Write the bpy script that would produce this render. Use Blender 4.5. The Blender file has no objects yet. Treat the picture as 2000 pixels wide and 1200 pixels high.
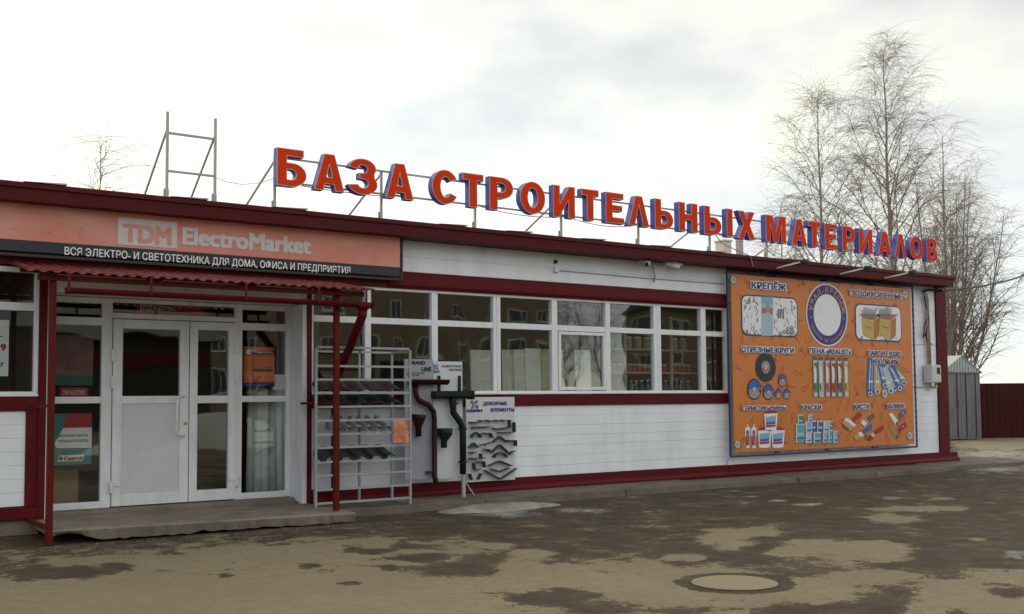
import bpy, math, random
import numpy as np
from mathutils import Vector, Matrix
S = bpy.context.scene
COL = S.collection
rad = math.radians

# ------------------------------------------------------------------ camera
FPX, SHY = 2054.08, 63.966
R2 = Vector((0.82444724, -0.56588283, -0.00796016))
U2 = Vector((-0.02534088, -0.0509637, 0.99837896))
FW = Vector((0.56537119, 0.82290906, 0.05635685))
CP = Vector((0, -12, 1.37))
cd = bpy.data.cameras.new('camera'); cam = bpy.data.objects.new('camera', cd); COL.objects.link(cam)
cd.sensor_width = 36; cd.lens = FPX / 2000 * 36; cd.shift_y = SHY / 2000
cd.clip_start = .1; cd.clip_end = 3000
m = Matrix((R2, U2, -FW)).transposed().to_4x4(); m.translation = CP
cam.matrix_world = m
S.camera = cam

# ------------------------------------------------------------------ world, sun, exposure
SUN_EL, SUN_AZ = rad(38), rad(-25)          # behind the shop, to the left
w = bpy.data.worlds.new('World'); S.world = w; w.use_nodes = True
nt = w.node_tree; nt.nodes.clear()
def N(t, typ, **k):
    n = t.nodes.new(typ)
    for a, v in k.items(): setattr(n, a, v)
    return n
out = N(nt, 'ShaderNodeOutputWorld'); addsh = N(nt, 'ShaderNodeAddShader')
sky = N(nt, 'ShaderNodeTexSky', sky_type='NISHITA', sun_disc=False, sun_elevation=SUN_EL, sun_rotation=SUN_AZ)
sky.dust_density = .2; sky.air_density = .7
bg1 = N(nt, 'ShaderNodeBackground'); bg1.inputs[1].default_value = .05
nt.links.new(sky.outputs[0], bg1.inputs[0])
tc = N(nt, 'ShaderNodeTexCoord'); mp = N(nt, 'ShaderNodeMapping'); mp.inputs['Scale'].default_value = (1, 1, 2.4)
mp.inputs['Location'].default_value = (.35, .2, .4)
nt.links.new(tc.outputs['Generated'], mp.inputs[0])
nz = N(nt, 'ShaderNodeTexNoise'); nz.inputs['Scale'].default_value = 3.1; nz.inputs['Detail'].default_value = 7; nz.inputs['Roughness'].default_value = .52
nt.links.new(mp.outputs[0], nz.inputs[0])
# brighter towards the hidden sun (left), greyer to the right
dt = N(nt, 'ShaderNodeVectorMath', operation='DOT_PRODUCT'); dt.inputs[1].default_value = (-.42, .80, .42)
nt.links.new(tc.outputs['Generated'], dt.inputs[0])
mr = N(nt, 'ShaderNodeMapRange'); mr.inputs[1].default_value = .25; mr.inputs[2].default_value = .95; mr.inputs[3].default_value = -.13; mr.inputs[4].default_value = .34
nt.links.new(dt.outputs['Value'], mr.inputs[0])
# unseen sky behind the camera, brightened to put more light on the facade
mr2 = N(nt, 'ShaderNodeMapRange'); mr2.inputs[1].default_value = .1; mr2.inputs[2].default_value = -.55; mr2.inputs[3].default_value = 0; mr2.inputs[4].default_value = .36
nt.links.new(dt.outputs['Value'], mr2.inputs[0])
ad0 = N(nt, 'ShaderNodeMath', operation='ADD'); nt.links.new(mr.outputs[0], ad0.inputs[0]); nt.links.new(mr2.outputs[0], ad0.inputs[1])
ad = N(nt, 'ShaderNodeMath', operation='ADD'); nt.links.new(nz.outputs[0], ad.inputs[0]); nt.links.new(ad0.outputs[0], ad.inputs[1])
cr = N(nt, 'ShaderNodeValToRGB')
e = cr.color_ramp.elements
e[0].position = .30; e[0].color = (.50, .49, .43, 1)
e[1].position = .72; e[1].color = (1.10, 1.045, .58, 1)
k = cr.color_ramp.elements.new(.46); k.color = (.73, .705, .585, 1)
k = cr.color_ramp.elements.new(.58); k.color = (.93, .895, .66, 1)
nt.links.new(ad.outputs[0], cr.inputs[0])
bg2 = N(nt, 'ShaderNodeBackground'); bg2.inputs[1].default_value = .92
mr3 = N(nt, 'ShaderNodeMapRange'); mr3.inputs[1].default_value = .15; mr3.inputs[2].default_value = -.35; nt.links.new(dt.outputs['Value'], mr3.inputs[0])  # brightened unseen sky is tinted cooler so the added facade light stays neutral
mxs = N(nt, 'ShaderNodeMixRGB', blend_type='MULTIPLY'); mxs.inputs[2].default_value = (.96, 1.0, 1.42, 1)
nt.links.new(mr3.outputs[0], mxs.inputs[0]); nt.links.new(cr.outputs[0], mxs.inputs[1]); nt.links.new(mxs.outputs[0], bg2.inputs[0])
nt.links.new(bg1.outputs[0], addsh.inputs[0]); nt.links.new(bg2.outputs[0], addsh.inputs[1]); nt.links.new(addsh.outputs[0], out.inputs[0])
sd = bpy.data.lights.new('sun', 'SUN'); sd.energy = .6; sd.angle = rad(16); sd.color = (1, .95, .86)
so = bpy.data.objects.new('sun', sd); COL.objects.link(so)
sv = Vector((math.sin(SUN_AZ) * math.cos(SUN_EL), math.cos(SUN_AZ) * math.cos(SUN_EL), math.sin(SUN_EL)))
so.rotation_euler = sv.to_track_quat('Z', 'Y').to_euler()
S.view_settings.view_transform = 'Standard'; S.view_settings.look = 'None'
S.view_settings.exposure = .27; S.view_settings.gamma = 1
S.view_settings.use_curve_mapping = False
try:
    S.cycles.max_bounces = 8; S.cycles.transparent_max_bounces = 16
except Exception: pass

# ------------------------------------------------------------------ pixel measurements -> metres on a real plane
def ray(px, py): return FW + R2 * ((px - 1000) / FPX) - U2 * ((py - 600 - SHY) / FPX)
def F(px, py, y=0.):
    d = ray(px, py); t = (y + 12) / d.y; p = CP + d * t
    return p.x, p.z
def G(px, py, z=0.):
    d = ray(px, py); t = (z - 1.37) / d.z; p = CP + d * t
    return p.x, p.y
def RC(l, r, t, b, y=0.):           # upright rectangle from its edges at its middle
    mx, my = (l + r) / 2, (t + b) / 2
    return F(l, my, y)[0], F(r, my, y)[0], F(mx, b, y)[1], F(mx, t, y)[1]

# ------------------------------------------------------------------ materials
MATS = {}
def mat(name, col, rough=.6, metal=0., var=.12, vs=6., bump=0., bs=60., col2=None, sc=(1, 1, 1), spec=.5, dirt=None):
    if name in MATS: return MATS[name]
    M = bpy.data.materials.new(name); M.use_nodes = True; t = M.node_tree
    b = t.nodes['Principled BSDF']; b.inputs['Roughness'].default_value = rough; b.inputs['Metallic'].default_value = metal
    b.inputs['Specular IOR Level'].default_value = spec
    c = N(t, 'ShaderNodeTexCoord'); mp = N(t, 'ShaderNodeMapping'); mp.inputs['Scale'].default_value = sc
    t.links.new(c.outputs['Object'], mp.inputs[0])
    n = N(t, 'ShaderNodeTexNoise'); n.inputs['Scale'].default_value = vs; n.inputs['Detail'].default_value = 7; n.inputs['Roughness'].default_value = .62
    t.links.new(mp.outputs[0], n.inputs[0])
    r = N(t, 'ShaderNodeValToRGB'); r.color_ramp.elements[0].position = .3; r.color_ramp.elements[1].position = .72
    c1 = tuple(max(0, x * (1 - var)) for x in col); c2 = col2 or tuple(min(1, x * (1 + var)) for x in col)
    r.color_ramp.elements[0].color = (*c1, 1); r.color_ramp.elements[1].color = (*c2, 1)
    t.links.new(n.outputs[0], r.inputs[0]); last = r.outputs[0]
    if dirt:                                        # rain streaks and grime: (colour, amount, scale vector)
        dm = N(t, 'ShaderNodeMapping'); dm.inputs['Scale'].default_value = dirt[2]; t.links.new(c.outputs['Object'], dm.inputs[0])
        dn = N(t, 'ShaderNodeTexNoise'); dn.inputs['Scale'].default_value = 1; dn.inputs['Detail'].default_value = 6; dn.inputs['Roughness'].default_value = .65
        t.links.new(dm.outputs[0], dn.inputs[0])
        rr = N(t, 'ShaderNodeMapRange'); rr.inputs[1].default_value = .45; rr.inputs[2].default_value = .8; rr.inputs[4].default_value = dirt[1]
        t.links.new(dn.outputs[0], rr.inputs[0])
        mx = N(t, 'ShaderNodeMixRGB'); mx.inputs[2].default_value = (*dirt[0], 1)
        t.links.new(rr.outputs[0], mx.inputs[0]); t.links.new(last, mx.inputs[1]); last = mx.outputs[0]
    t.links.new(last, b.inputs['Base Color'])
    rm = N(t, 'ShaderNodeMapRange'); rm.inputs[3].default_value = max(.02, rough - .1); rm.inputs[4].default_value = min(1, rough + .12)
    t.links.new(n.outputs[0], rm.inputs[0]); t.links.new(rm.outputs[0], b.inputs['Roughness'])
    if bump:
        n2 = N(t, 'ShaderNodeTexNoise'); n2.inputs['Scale'].default_value = bs; n2.inputs['Detail'].default_value = 5
        t.links.new(mp.outputs[0], n2.inputs[0])
        bp = N(t, 'ShaderNodeBump'); bp.inputs['Strength'].default_value = bump; bp.inputs['Distance'].default_value = .02
        t.links.new(n2.outputs[0], bp.inputs['Height']); t.links.new(bp.outputs[0], b.inputs['Normal'])
    MATS[name] = M
    return M
grime = (.30, .28, .25)
WHITE = mat('white_siding', (.81, .845, .91), .45, var=.04, vs=2.2, dirt=(grime, .26, (3.5, 3.5, .7)))
PVC = mat('white_pvc', (.76, .785, .825), .35, var=.04, vs=3, dirt=(grime, .3, (7, 7, 2)))
DOORP = mat('door_panel_white', (.60, .62, .67), .5, var=.04, vs=3, dirt=(grime, .25, (4, 4, 4)))
RED = mat('dark_red_paint', (.100, .0035, .0085), .55, var=.14, vs=4, dirt=((.085, .02, .02), .4, (4, 4, 1.2)), spec=.16)
FASC = mat('dark_red_fascia', (.078, .0035, .0075), .55, var=.16, vs=3, dirt=((.06, .015, .017), .5, (2, 5, 5)), spec=.16)
POSTR = mat('brownish_red_paint', (.11, .009, .005), .6, var=.2, vs=9, dirt=((.06, .02, .015), .5, (8, 8, 2)), spec=.15)
SHEET = mat('red_corrugated_metal', (.15, .012, .02), .4, var=.2, vs=5, dirt=((.33, .22, .21), .45, (3, 9, 3)), spec=.3)
CONC = mat('concrete', (.225, .19, .148), .85, var=.22, vs=3, bump=.6, bs=45, dirt=((.07, .06, .05), .7, (2.5, 2.5, 2.5)))
CONCD = mat('damp_concrete', (.145, .122, .095), .75, var=.3, vs=2.5, bump=.7, bs=40, dirt=((.05, .043, .035), .8, (1.2, 3, 3)))
GREYM = mat('grey_painted_steel', (.33, .34, .37), .45, var=.1, vs=8)
GALV = mat('galvanised_steel', (.40, .40, .385), .5, var=.15, vs=12)
BLACK = mat('black_frame', (.015, .014, .014), .5, var=.2)
DARK = mat('black_rubber', (.01, .01, .011), .6, var=.2)
NAVY = mat('navy_frame_paint', (.014, .022, .11), .45, var=.2)
BLUES = mat('blue_letter_side', (.055, .075, .40), .5, var=.14, vs=3, dirt=((.12, .13, .28), .3, (3, 3, 2)), spec=.3)
RIM = mat('pale_letter_rim', (.62, .60, .63), .5, var=.05)
REDF = mat('orange_red_letter_face', (.72, .042, .003), .65, var=.05, vs=2, dirt=((.62, .06, .012), .4, (4, 4, 1.5)), spec=.08)
SALM = mat('faded_salmon_vinyl', (.62, .235, .175), .6, var=.07, vs=1.3, dirt=((.68, .42, .37), .9, (.8, .8, 1.6)), spec=.2)
NAVYB = mat('dark_navy_vinyl', (.010, .013, .028), .45, var=.2)
PALE = mat('faded_white_vinyl', (.56, .53, .53), .55, var=.06)
WPRINT = mat('white_print', (.80, .80, .82), .5, var=.04)
BPRINT = mat('blue_print', (.014, .022, .22), .5, var=.1)
ORP = mat('orange_print', (.46, .135, .025), .5, var=.05)
GREYB = mat('grey_board', (.30, .305, .36), .5, var=.06, vs=3)
WBOARD = mat('white_board', (.62, .63, .66), .5, var=.05, vs=3, dirt=(grime, .2, (3, 3, 1)))
GUTR = mat('wine_gutter_metal', (.026, .0025, .005), .5, var=.15, spec=.25)
GUTG = mat('dark_green_gutter_metal', (.004, .015, .013), .5, var=.2, spec=.25)
TRIMM = mat('dark_teal_trim_metal', (.02, .04, .045), .4, var=.4, vs=9, col2=(.05, .065, .07))
SNOW = mat('dirty_ice', (.30, .285, .26), .5, var=.3, vs=5, bump=.9, bs=22, dirt=((.14, .12, .10), .75, (4, 4, 4)))
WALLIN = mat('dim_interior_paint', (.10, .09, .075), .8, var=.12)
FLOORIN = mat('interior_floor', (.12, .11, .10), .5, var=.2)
CREAM = mat('cream_door_slab', (.66, .66, .60), .5, var=.05)
BARK = mat('birch_bark', (.36, .32, .28), .85, var=.25, vs=3, dirt=((.03, .028, .025), .85, (6, 6, 14)))
TWIG = mat('birch_twigs', (.26, .215, .18), .9, var=.25)
GLOGO = mat('dark_green_print', (.01, .09, .075), .5)
TEAL = mat('teal_print', (.012, .21, .23), .5)
REDP = mat('red_print', (.42, .012, .018), .5)

def glass_mat(name, F0, tint=(1, 1, 1)):
    M = bpy.data.materials.new(name); M.use_nodes = True; t = M.node_tree; t.nodes.clear()
    o = N(t, 'ShaderNodeOutputMaterial'); mx = N(t, 'ShaderNodeMixShader'); tr = N(t, 'ShaderNodeBsdfTransparent'); gl = N(t, 'ShaderNodeBsdfGlossy')
    tr.inputs[0].default_value = (*tint, 1); gl.inputs['Roughness'].default_value = .02
    g = N(t, 'ShaderNodeNewGeometry'); d = N(t, 'ShaderNodeVectorMath', operation='DOT_PRODUCT')
    t.links.new(g.outputs['Normal'], d.inputs[0]); t.links.new(g.outputs['Incoming'], d.inputs[1])
    a = N(t, 'ShaderNodeMath', operation='ABSOLUTE'); t.links.new(d.outputs['Value'], a.inputs[0])
    s1 = N(t, 'ShaderNodeMath', operation='SUBTRACT'); s1.inputs[0].default_value = 1; t.links.new(a.outputs[0], s1.inputs[1])
    pw = N(t, 'ShaderNodeMath', operation='POWER'); pw.inputs[1].default_value = 5; t.links.new(s1.outputs[0], pw.inputs[0])
    ma = N(t, 'ShaderNodeMath', operation='MULTIPLY_ADD'); ma.inputs[1].default_value = 1 - F0; ma.inputs[2].default_value = F0
    t.links.new(pw.outputs[0], ma.inputs[0])
    # slight warp of the pane
    tcn = N(t, 'ShaderNodeTexCoord'); nn = N(t, 'ShaderNodeTexNoise'); nn.inputs['Scale'].default_value = 1.1; nn.inputs['Detail'].default_value = 1
    t.links.new(tcn.outputs['Object'], nn.inputs[0])
    bp = N(t, 'ShaderNodeBump'); bp.inputs['Strength'].default_value = .10; bp.inputs['Distance'].default_value = .05
    t.links.new(nn.outputs[0], bp.inputs['Height']); t.links.new(bp.outputs[0], gl.inputs['Normal'])
    t.links.new(ma.outputs[0], mx.inputs[0]); t.links.new(tr.outputs[0], mx.inputs[1]); t.links.new(gl.outputs[0], mx.inputs[2]); t.links.new(mx.outputs[0], o.inputs[0])
    return M
GLASS = glass_mat('window_glass', .15, (.86, .9, .88))

# ------------------------------------------------------------------ mesh helpers
class MB:
    def __init__(s): s.v = []; s.f = []; s.m = []; s.cur = 0
    def add(s, vs, fs):
        o = len(s.v); s.v += [tuple(p) for p in vs]
        for f in fs: s.f.append(tuple(i + o for i in f)); s.m.append(s.cur)
        return s
    def box(s, x0, x1, y0, y1, z0, z1):
        return s.add([(x0, y0, z0), (x1, y0, z0), (x1, y1, z0), (x0, y1, z0), (x0, y0, z1), (x1, y0, z1), (x1, y1, z1), (x0, y1, z1)],
                     [(0, 3, 2, 1), (4, 5, 6, 7), (0, 1, 5, 4), (1, 2, 6, 5), (2, 3, 7, 6), (3, 0, 4, 7)])
    def bar(s, a, b, wx, wz=None, up=(0, 0, 1)):      # square bar from a to b
        wz = wz or wx; a = Vector(a); b = Vector(b); d = (b - a).normalized(); up = Vector(up)
        if abs(d.dot(up)) > .98: up = Vector((1, 0, 0))
        sx = d.cross(up).normalized() * wx / 2; sz = sx.cross(d).normalized() * wz / 2
        vs = [p + q for p in (a, b) for q in (-sx - sz, sx - sz, sx + sz, -sx + sz)]
        return s.add(vs, [(0, 1, 2, 3), (7, 6, 5, 4), (0, 4, 5, 1), (1, 5, 6, 2), (2, 6, 7, 3), (3, 7, 4, 0)])
    def tube(s, pts, r, n=8, cap=True):
        pts = [Vector(p) for p in pts]; rs = r if isinstance(r, (list, tuple)) else [r] * len(pts)
        ref = None; vs = []
        for i, p in enumerate(pts):
            d = (pts[min(i + 1, len(pts) - 1)] - pts[max(i - 1, 0)]).normalized()
            if ref is None: ref = Vector((0, 0, 1)) if abs(d.z) < .9 else Vector((1, 0, 0))
            a = d.cross(ref)
            if a.length < 1e-4: a = d.orthogonal()
            a.normalize(); b = a.cross(d).normalized(); ref = b
            for k in range(n):
                t = 2 * math.pi * k / n; vs.append(p + (a * math.cos(t) + b * math.sin(t)) * rs[i])
        fs = [(i * n + k, i * n + (k + 1) % n, (i + 1) * n + (k + 1) % n, (i + 1) * n + k) for i in range(len(pts) - 1) for k in range(n)]
        if cap: fs += [tuple(range(n - 1, -1, -1)), tuple(range((len(pts) - 1) * n, len(pts) * n))]
        return s.add(vs, fs)
    def lathe(s, c, prof, n=20):                     # profile of (radius, z)
        vs = [(c[0] + r * math.cos(2 * math.pi * k / n), c[1] + r * math.sin(2 * math.pi * k / n), c[2] + z) for r, z in prof for k in range(n)]
        fs = [(i * n + k, i * n + (k + 1) % n, (i + 1) * n + (k + 1) % n, (i + 1) * n + k) for i in range(len(prof) - 1) for k in range(n)]
        fs += [tuple(range(n - 1, -1, -1)), tuple(range((len(prof) - 1) * n, len(prof) * n))]
        return s.add(vs, fs)
    def prism(s, poly, y0, y1):                      # (x,z) outline, extruded from y0 (front) to y1
        n = len(poly); vs = [(x, y0, z) for x, z in poly] + [(x, y1, z) for x, z in poly]
        fs = [tuple(range(n)), tuple(range(2 * n - 1, n - 1, -1))] + [(i, i + n, (i + 1) % n + n, (i + 1) % n) for i in range(n)]
        return s.add(vs, fs)
    def flat(s, poly, y): return s.add([(x, y, z) for x, z in poly], [tuple(range(len(poly)))])
    def prof_x(s, poly, x0, x1):                     # (y,z) outline, extruded along x
        n = len(poly); vs = [(x0, y, z) for y, z in poly] + [(x1, y, z) for y, z in poly]
        fs = [tuple(range(n)), tuple(range(2 * n - 1, n - 1, -1))] + [(i, i + n, (i + 1) % n + n, (i + 1) % n) for i in range(n)]
        return s.add(vs, fs)
    def build(s, name, mats, parent=None, bevel=0, smooth=False, loc=None):
        me = bpy.data.meshes.new(name); me.from_pydata(s.v, [], s.f)
        for mm in (mats if isinstance(mats, (list, tuple)) else [mats]): me.materials.append(mm)
        me.polygons.foreach_set('material_index', s.m)
        if smooth: me.polygons.foreach_set('use_smooth', [True] * len(s.f))
        me.update()
        o = bpy.data.objects.new(name, me); COL.objects.link(o)
        if parent: o.parent = parent; o.matrix_parent_inverse = Matrix.Translation(-parent.location)
        if bevel:
            b = o.modifiers.new('bevel', 'BEVEL'); b.width = bevel; b.segments = 2; b.limit_method = 'ANGLE'; b.angle_limit = rad(40)
        if loc: o.location = loc
        return o
def tag(o, label, cat, group=None, kind=None):
    o['label'] = label; o['category'] = cat
    if group: o['group'] = group
    if kind: o['kind'] = kind
    return o
def thing(name, label, cat, loc, group=None):
    o = bpy.data.objects.new(name, None); COL.objects.link(o); o.location = loc; o.empty_display_size = .1
    return tag(o, label, cat, group)
def struct(o, kind='structure', label=None, cat=None):
    o['kind'] = kind
    if label: o['label'] = label
    if cat: o['category'] = cat
    return o
def copy_tree(root, loc, label=None):
    r = root.copy(); COL.objects.link(r); r.location = loc
    if label: r['label'] = label
    for ch in list(root.children):
        c = ch.copy(); COL.objects.link(c); c.parent = r; c.matrix_parent_inverse = ch.matrix_parent_inverse
        for g in ch.children:
            d = g.copy(); COL.objects.link(d); d.parent = c; d.matrix_parent_inverse = g.matrix_parent_inverse
    return r
def ell(cx, cz, rx, rz, n=28, a0=0, a1=360):
    full = abs(a1 - a0) >= 360
    return [(cx + rx * math.cos(rad(a0 + (a1 - a0) * i / (n if full else n - 1))), cz + rz * math.sin(rad(a0 + (a1 - a0) * i / (n if full else n - 1)))) for i in range(n)]
def rrect(x0, x1, z0, z1, r, n=5):
    P = []
    for cx, cz, a in ((x1 - r, z1 - r, 0), (x0 + r, z1 - r, 90), (x0 + r, z0 + r, 180), (x1 - r, z0 + r, 270)):
        P += ell(cx, cz, r, r, n, a, a + 90)
    return P
def rect(x0, x1, z0, z1): return [(x0, z0), (x1, z0), (x1, z1), (x0, z1)]

# text as flat mesh on an upright plane facing the street
_tc = {}
def text_geo(body, bold=0.):
    key = (body, bold)
    if key in _tc: return _tc[key]
    c = bpy.data.curves.new('text', 'FONT'); c.body = body; c.offset = bold; c.resolution_u = 4
    o = bpy.data.objects.new('text', c); COL.objects.link(o)
    bpy.context.view_layer.update()
    dg = bpy.context.evaluated_depsgraph_get(); ev = o.evaluated_get(dg); me = ev.to_mesh()
    vs = [(v.co.x, v.co.y) for v in me.vertices]; fs = [tuple(p.vertices) for p in me.polygons]
    ev.to_mesh_clear(); bpy.data.objects.remove(o); bpy.data.curves.remove(c)
    _tc[key] = (vs, fs); return vs, fs
CAPH = .729
def shifts(b_):
    if b_ <= 0: return [(0, 0)]
    r = [(b_, b_), (-b_, b_), (b_, -b_), (-b_, -b_)]
    if b_ > .05: r += [(b_ * 1.3, 0), (-b_ * 1.3, 0), (0, b_ * 1.3), (0, -b_ * 1.3), (b_ * .5, 0), (-b_ * .5, 0)]
    return r
def put_text(mb, body, x0, x1, z0, z1, y, bold=.02):
    vs, fs = text_geo(body)
    a, b = min(v[0] for v in vs), max(v[0] for v in vs)
    sx, sz = (x1 - x0) / (b - a), (z1 - z0) / CAPH
    for k, (dx, dz) in enumerate(shifts(bold)):
        mb.add([(x0 + (v[0] - a + dx) * sx, y - .00035 * k, z0 + (v[1] + dz * .8) * sz) for v in vs], fs)
def put_px(mb, body, l, r, t, b, y, bold=.02):
    x0, x1, z0, z1 = RC(l, r, t, b, y); put_text(mb, body, x0, x1, z0, z1, y, bold)

# ------------------------------------------------------------------ ground
def project(P):
    d = P - np.array(CP); z = d @ np.array(FW); zz = np.where(z > .3, z, .3)
    return 1000 + FPX * (d @ np.array(R2)) / zz, 600 + SHY - FPX * (d @ np.array(U2)) / zz, z
xs = np.concatenate([[-400, -150, -60, -25, -10, -5], np.arange(-3, 34, .085), [36, 40, 50, 70, 110, 200, 420]])
ys = np.concatenate([[-400, -200, -100, -60, -40, -30, -22, -17, -14], np.arange(-12, 9, .085), [10, 12, 16, 24, 40, 80, 160, 400]])
XX, YY = np.meshgrid(xs, ys)
def gz(x): q_ = np.clip((np.asarray(x, float) - 20.6) / 9, 0, 1); return -.5 * q_ * q_ * (3 - 2 * q_)
P = np.stack([XX.ravel(), YY.ravel(), gz(XX).ravel()], 1)
px, py, pz = project(P)
dry = np.full(P.shape[0], -.35); ice = np.full(P.shape[0], -1.)
rng = np.random.default_rng(3)
def blob(cx, cy, rx, ry): return 1 - np.sqrt(((px - cx) / rx) ** 2 + ((py - cy) / ry) ** 2)
for d in ((250, 1175, 620, 92), (650, 1170, 500, 105), (620, 1085, 340, 32), (1120, 1140, 360, 50), (1300, 1150, 330, 38), (1040, 1082, 55, 9), (960, 1066, 50, 7),
          (1420, 1052, 60, 24), (1480, 1040, 60, 10), (1590, 1070, 55, 20), (1690, 1080, 95, 24), (1540, 1082, 60, 12), (1340, 1090, 50, 8), (1740, 1014, 55, 9), (1800, 994, 95, 6),
          (1740, 975, 22, 3), (1690, 1130, 90, 15), (1600, 1150, 110, 26), (1880, 1165, 110, 30), (1950, 1130, 90, 16), (1960, 1185, 150, 30), (1820, 1190, 60, 25), (300, 1100, 200, 22),
          (60, 1145, 160, 30), (820, 1150, 260, 40), (1910, 1055, 15, 4), (1840, 975, 25, 3), (1200, 1200, 80, 30), (960, 1200, 200, 30), (1420, 1195, 60, 10)):
    dry = np.maximum(dry, blob(*d))
for d in ((90, 1115, 130, 15), (225, 1102, 30, 7), (830, 1090, 60, 10), (880, 1112, 90, 14), (940, 1095, 60, 16), (820, 1070, 60, 7), (760, 1110, 20, 6), (1090, 1165, 90, 16), (1180, 1185, 80, 14), (440, 1125, 18, 3),
          (600, 1106, 22, 4), (680, 1140, 30, 3), (1980, 1160, 40, 10), (1870, 1200, 30, 12), (1470, 1075, 35, 9), (720, 1078, 50, 6)):
    dry = np.minimum(dry, -blob(*d) * 1.0 + .02)
for d in ((1945, 916, 90, 10), (1945, 888, 150, 17), (1990, 905, 60, 14), (990, 1000, 80, 14), (1140, 996, 60, 6), (1520, 980, 26, 3), (1580, 987, 36, 4), (1265, 998, 14, 2), (1985, 1087, 40, 12), (1470, 971, 22, 2)):
    ice = np.maximum(ice, blob(*d))
far = (pz < .5) | (px < -200) | (px > 2300) | (py < 800) | (py > 1400)
dry[far] = .1; ice[far] = -1
band = (py > 850) & (py < 876) & (px > 1840) & (px < 2300) & (pz > .5)
dry[band] = .8
mb = MB(); nx = len(xs); ny = len(ys)
i, j = np.meshgrid(np.arange(nx - 1), np.arange(ny - 1)); a = (j * nx + i).ravel()
faces = np.stack([a, a + 1, a + nx + 1, a + nx], 1)
hz = .012 * np.sin(XX * .9 + .4) * np.sin(YY * .7)
P[:, 2] += np.where(far, 0, hz.ravel())
me = bpy.data.meshes.new('ground'); me.from_pydata(P.tolist(), [], faces.tolist())
for nm, arr in (('dry', dry), ('ice', ice)):
    at = me.attributes.new(nm, 'FLOAT', 'POINT'); at.data.foreach_set('value', arr.astype(np.float32))
gm = bpy.data.materials.new('worn_wet_asphalt'); gm.use_nodes = True; t = gm.node_tree; b = t.nodes['Principled BSDF']
tcn = N(t, 'ShaderNodeTexCoord')
def noise(scale, detail=6, rough=.6, vec=None):
    n = N(t, 'ShaderNodeTexNoise'); n.inputs['Scale'].default_value = scale; n.inputs['Detail'].default_value = detail; n.inputs['Roughness'].default_value = rough
    t.links.new(vec or tcn.outputs['Object'], n.inputs[0]); return n.outputs[0]
def mth(op, a, b_, c=None):
    n = N(t, 'ShaderNodeMath', operation=op)
    for k, v in enumerate((a, b_, c)):
        if v is None: continue
        if isinstance(v, (int, float)): n.inputs[k].default_value = v
        else: t.links.new(v, n.inputs[k])
    return n.outputs[0]
def ramp(src, *st):
    n = N(t, 'ShaderNodeValToRGB'); el = n.color_ramp.elements
    while len(el) < len(st): el.new(.5)
    for q, (p_, c_) in zip(el, st): q.position = p_; q.color = (*c_, 1)
    t.links.new(src, n.inputs[0]); return n.outputs[0]
def mix(f, a, b_, bt='MIX'):
    n = N(t, 'ShaderNodeMixRGB', blend_type=bt)
    for k, v in enumerate((f, a, b_)):
        if isinstance(v, (int, float)): n.inputs[k].default_value = v
        elif isinstance(v, tuple): n.inputs[k].default_value = (*v, 1)
        else: t.links.new(v, n.inputs[k])
    return n.outputs[0]
def attr(nm):
    n = N(t, 'ShaderNodeAttribute'); n.attribute_name = nm; return n.outputs['Fac']
big = noise(1.1, 8, .68); mid = noise(7, 6, .65); fine = noise(85, 4, .7); grit = noise(260, 3, .7)
mid2 = noise(3.2, 9, .72); mid3 = noise(22, 5, .7)
edge = mth('ADD', mth('MULTIPLY', mth('SUBTRACT', big, .5), 1.9), mth('MULTIPLY', mth('SUBTRACT', mid2, .5), 2.8))
edge = mth('ADD', edge, mth('MULTIPLY', mth('SUBTRACT', mid3, .5), 1.0))
edge = mth('ADD', edge, mth('MULTIPLY', mth('SUBTRACT', fine, .5), .5))
dv = mth('ADD', attr('dry'), edge)
vm = N(t, 'ShaderNodeVectorMath', operation='DISTANCE'); t.links.new(tcn.outputs['Object'], vm.inputs[0]); vm.inputs[1].default_value = (5.83, -6.41, 0)
rr_ = mth('ADD', vm.outputs['Value'], mth('ADD', mth('MULTIPLY', mth('SUBTRACT', mid2, .5), .12), mth('MULTIPLY', mth('SUBTRACT', mid3, .5), .10)))
ring = ramp(mth('ABSOLUTE', mth('SUBTRACT', rr_, .37), 0), (.045, (1, 1, 1)), (.085, (0, 0, 0)))
dv = mth('SUBTRACT', dv, mth('MULTIPLY', ring, 1.7))
dmask = ramp(dv, (.0, (0, 0, 0)), (.10, (1, 1, 1)))
drycol = ramp(mth('ADD', mth('MULTIPLY', mid, .25), mth('MULTIPLY', fine, .75)), (.34, (.165, .134, .096)), (.5, (.272, .224, .158)), (.66, (.37, .312, .226)))
wetcol = ramp(mth('ADD', mth('MULTIPLY', big, .35), mth('ADD', mth('MULTIPLY', fine, .40), mth('MULTIPLY', mid2, .25))), (.36, (.036, .027, .021)), (.5, (.080, .060, .046)), (.64, (.152, .118, .092)))
halo_ = ramp(dv, (.28, (0, 0, 0)), (.5, (.75, .75, .75)))
halo_ = ramp(mth('ADD', dv, .5), (.12, (0, 0, 0)), (.5, (.6, .6, .6)))
wetcol = mix(halo_, wetcol, ramp(fine, (.38, (.085, .064, .042)), (.6, (.17, .13, .086))))
drycol = mix(ramp(noise(.55, 5, .6), (.4, (0, 0, 0)), (.7, (.55, .55, .55))), drycol, (.205, .17, .125))
drycol = mix(ramp(grit, (.56, (0, 0, 0)), (.68, (.5, .5, .5))), drycol, (.16, .125, .09))
gcol = mix(dmask, wetcol, drycol)
vor = N(t, 'ShaderNodeTexVoronoi'); vor.inputs['Scale'].default_value = 55; t.links.new(tcn.outputs['Object'], vor.inputs[0])
stone = ramp(vor.outputs['Distance'], (.10, (1, 1, 1)), (.2, (0, 0, 0)))
stm = mix(1.0, stone, ramp(noise(23, 3), (.5, (0, 0, 0)), (.64, (1, 1, 1))), 'MULTIPLY')
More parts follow.
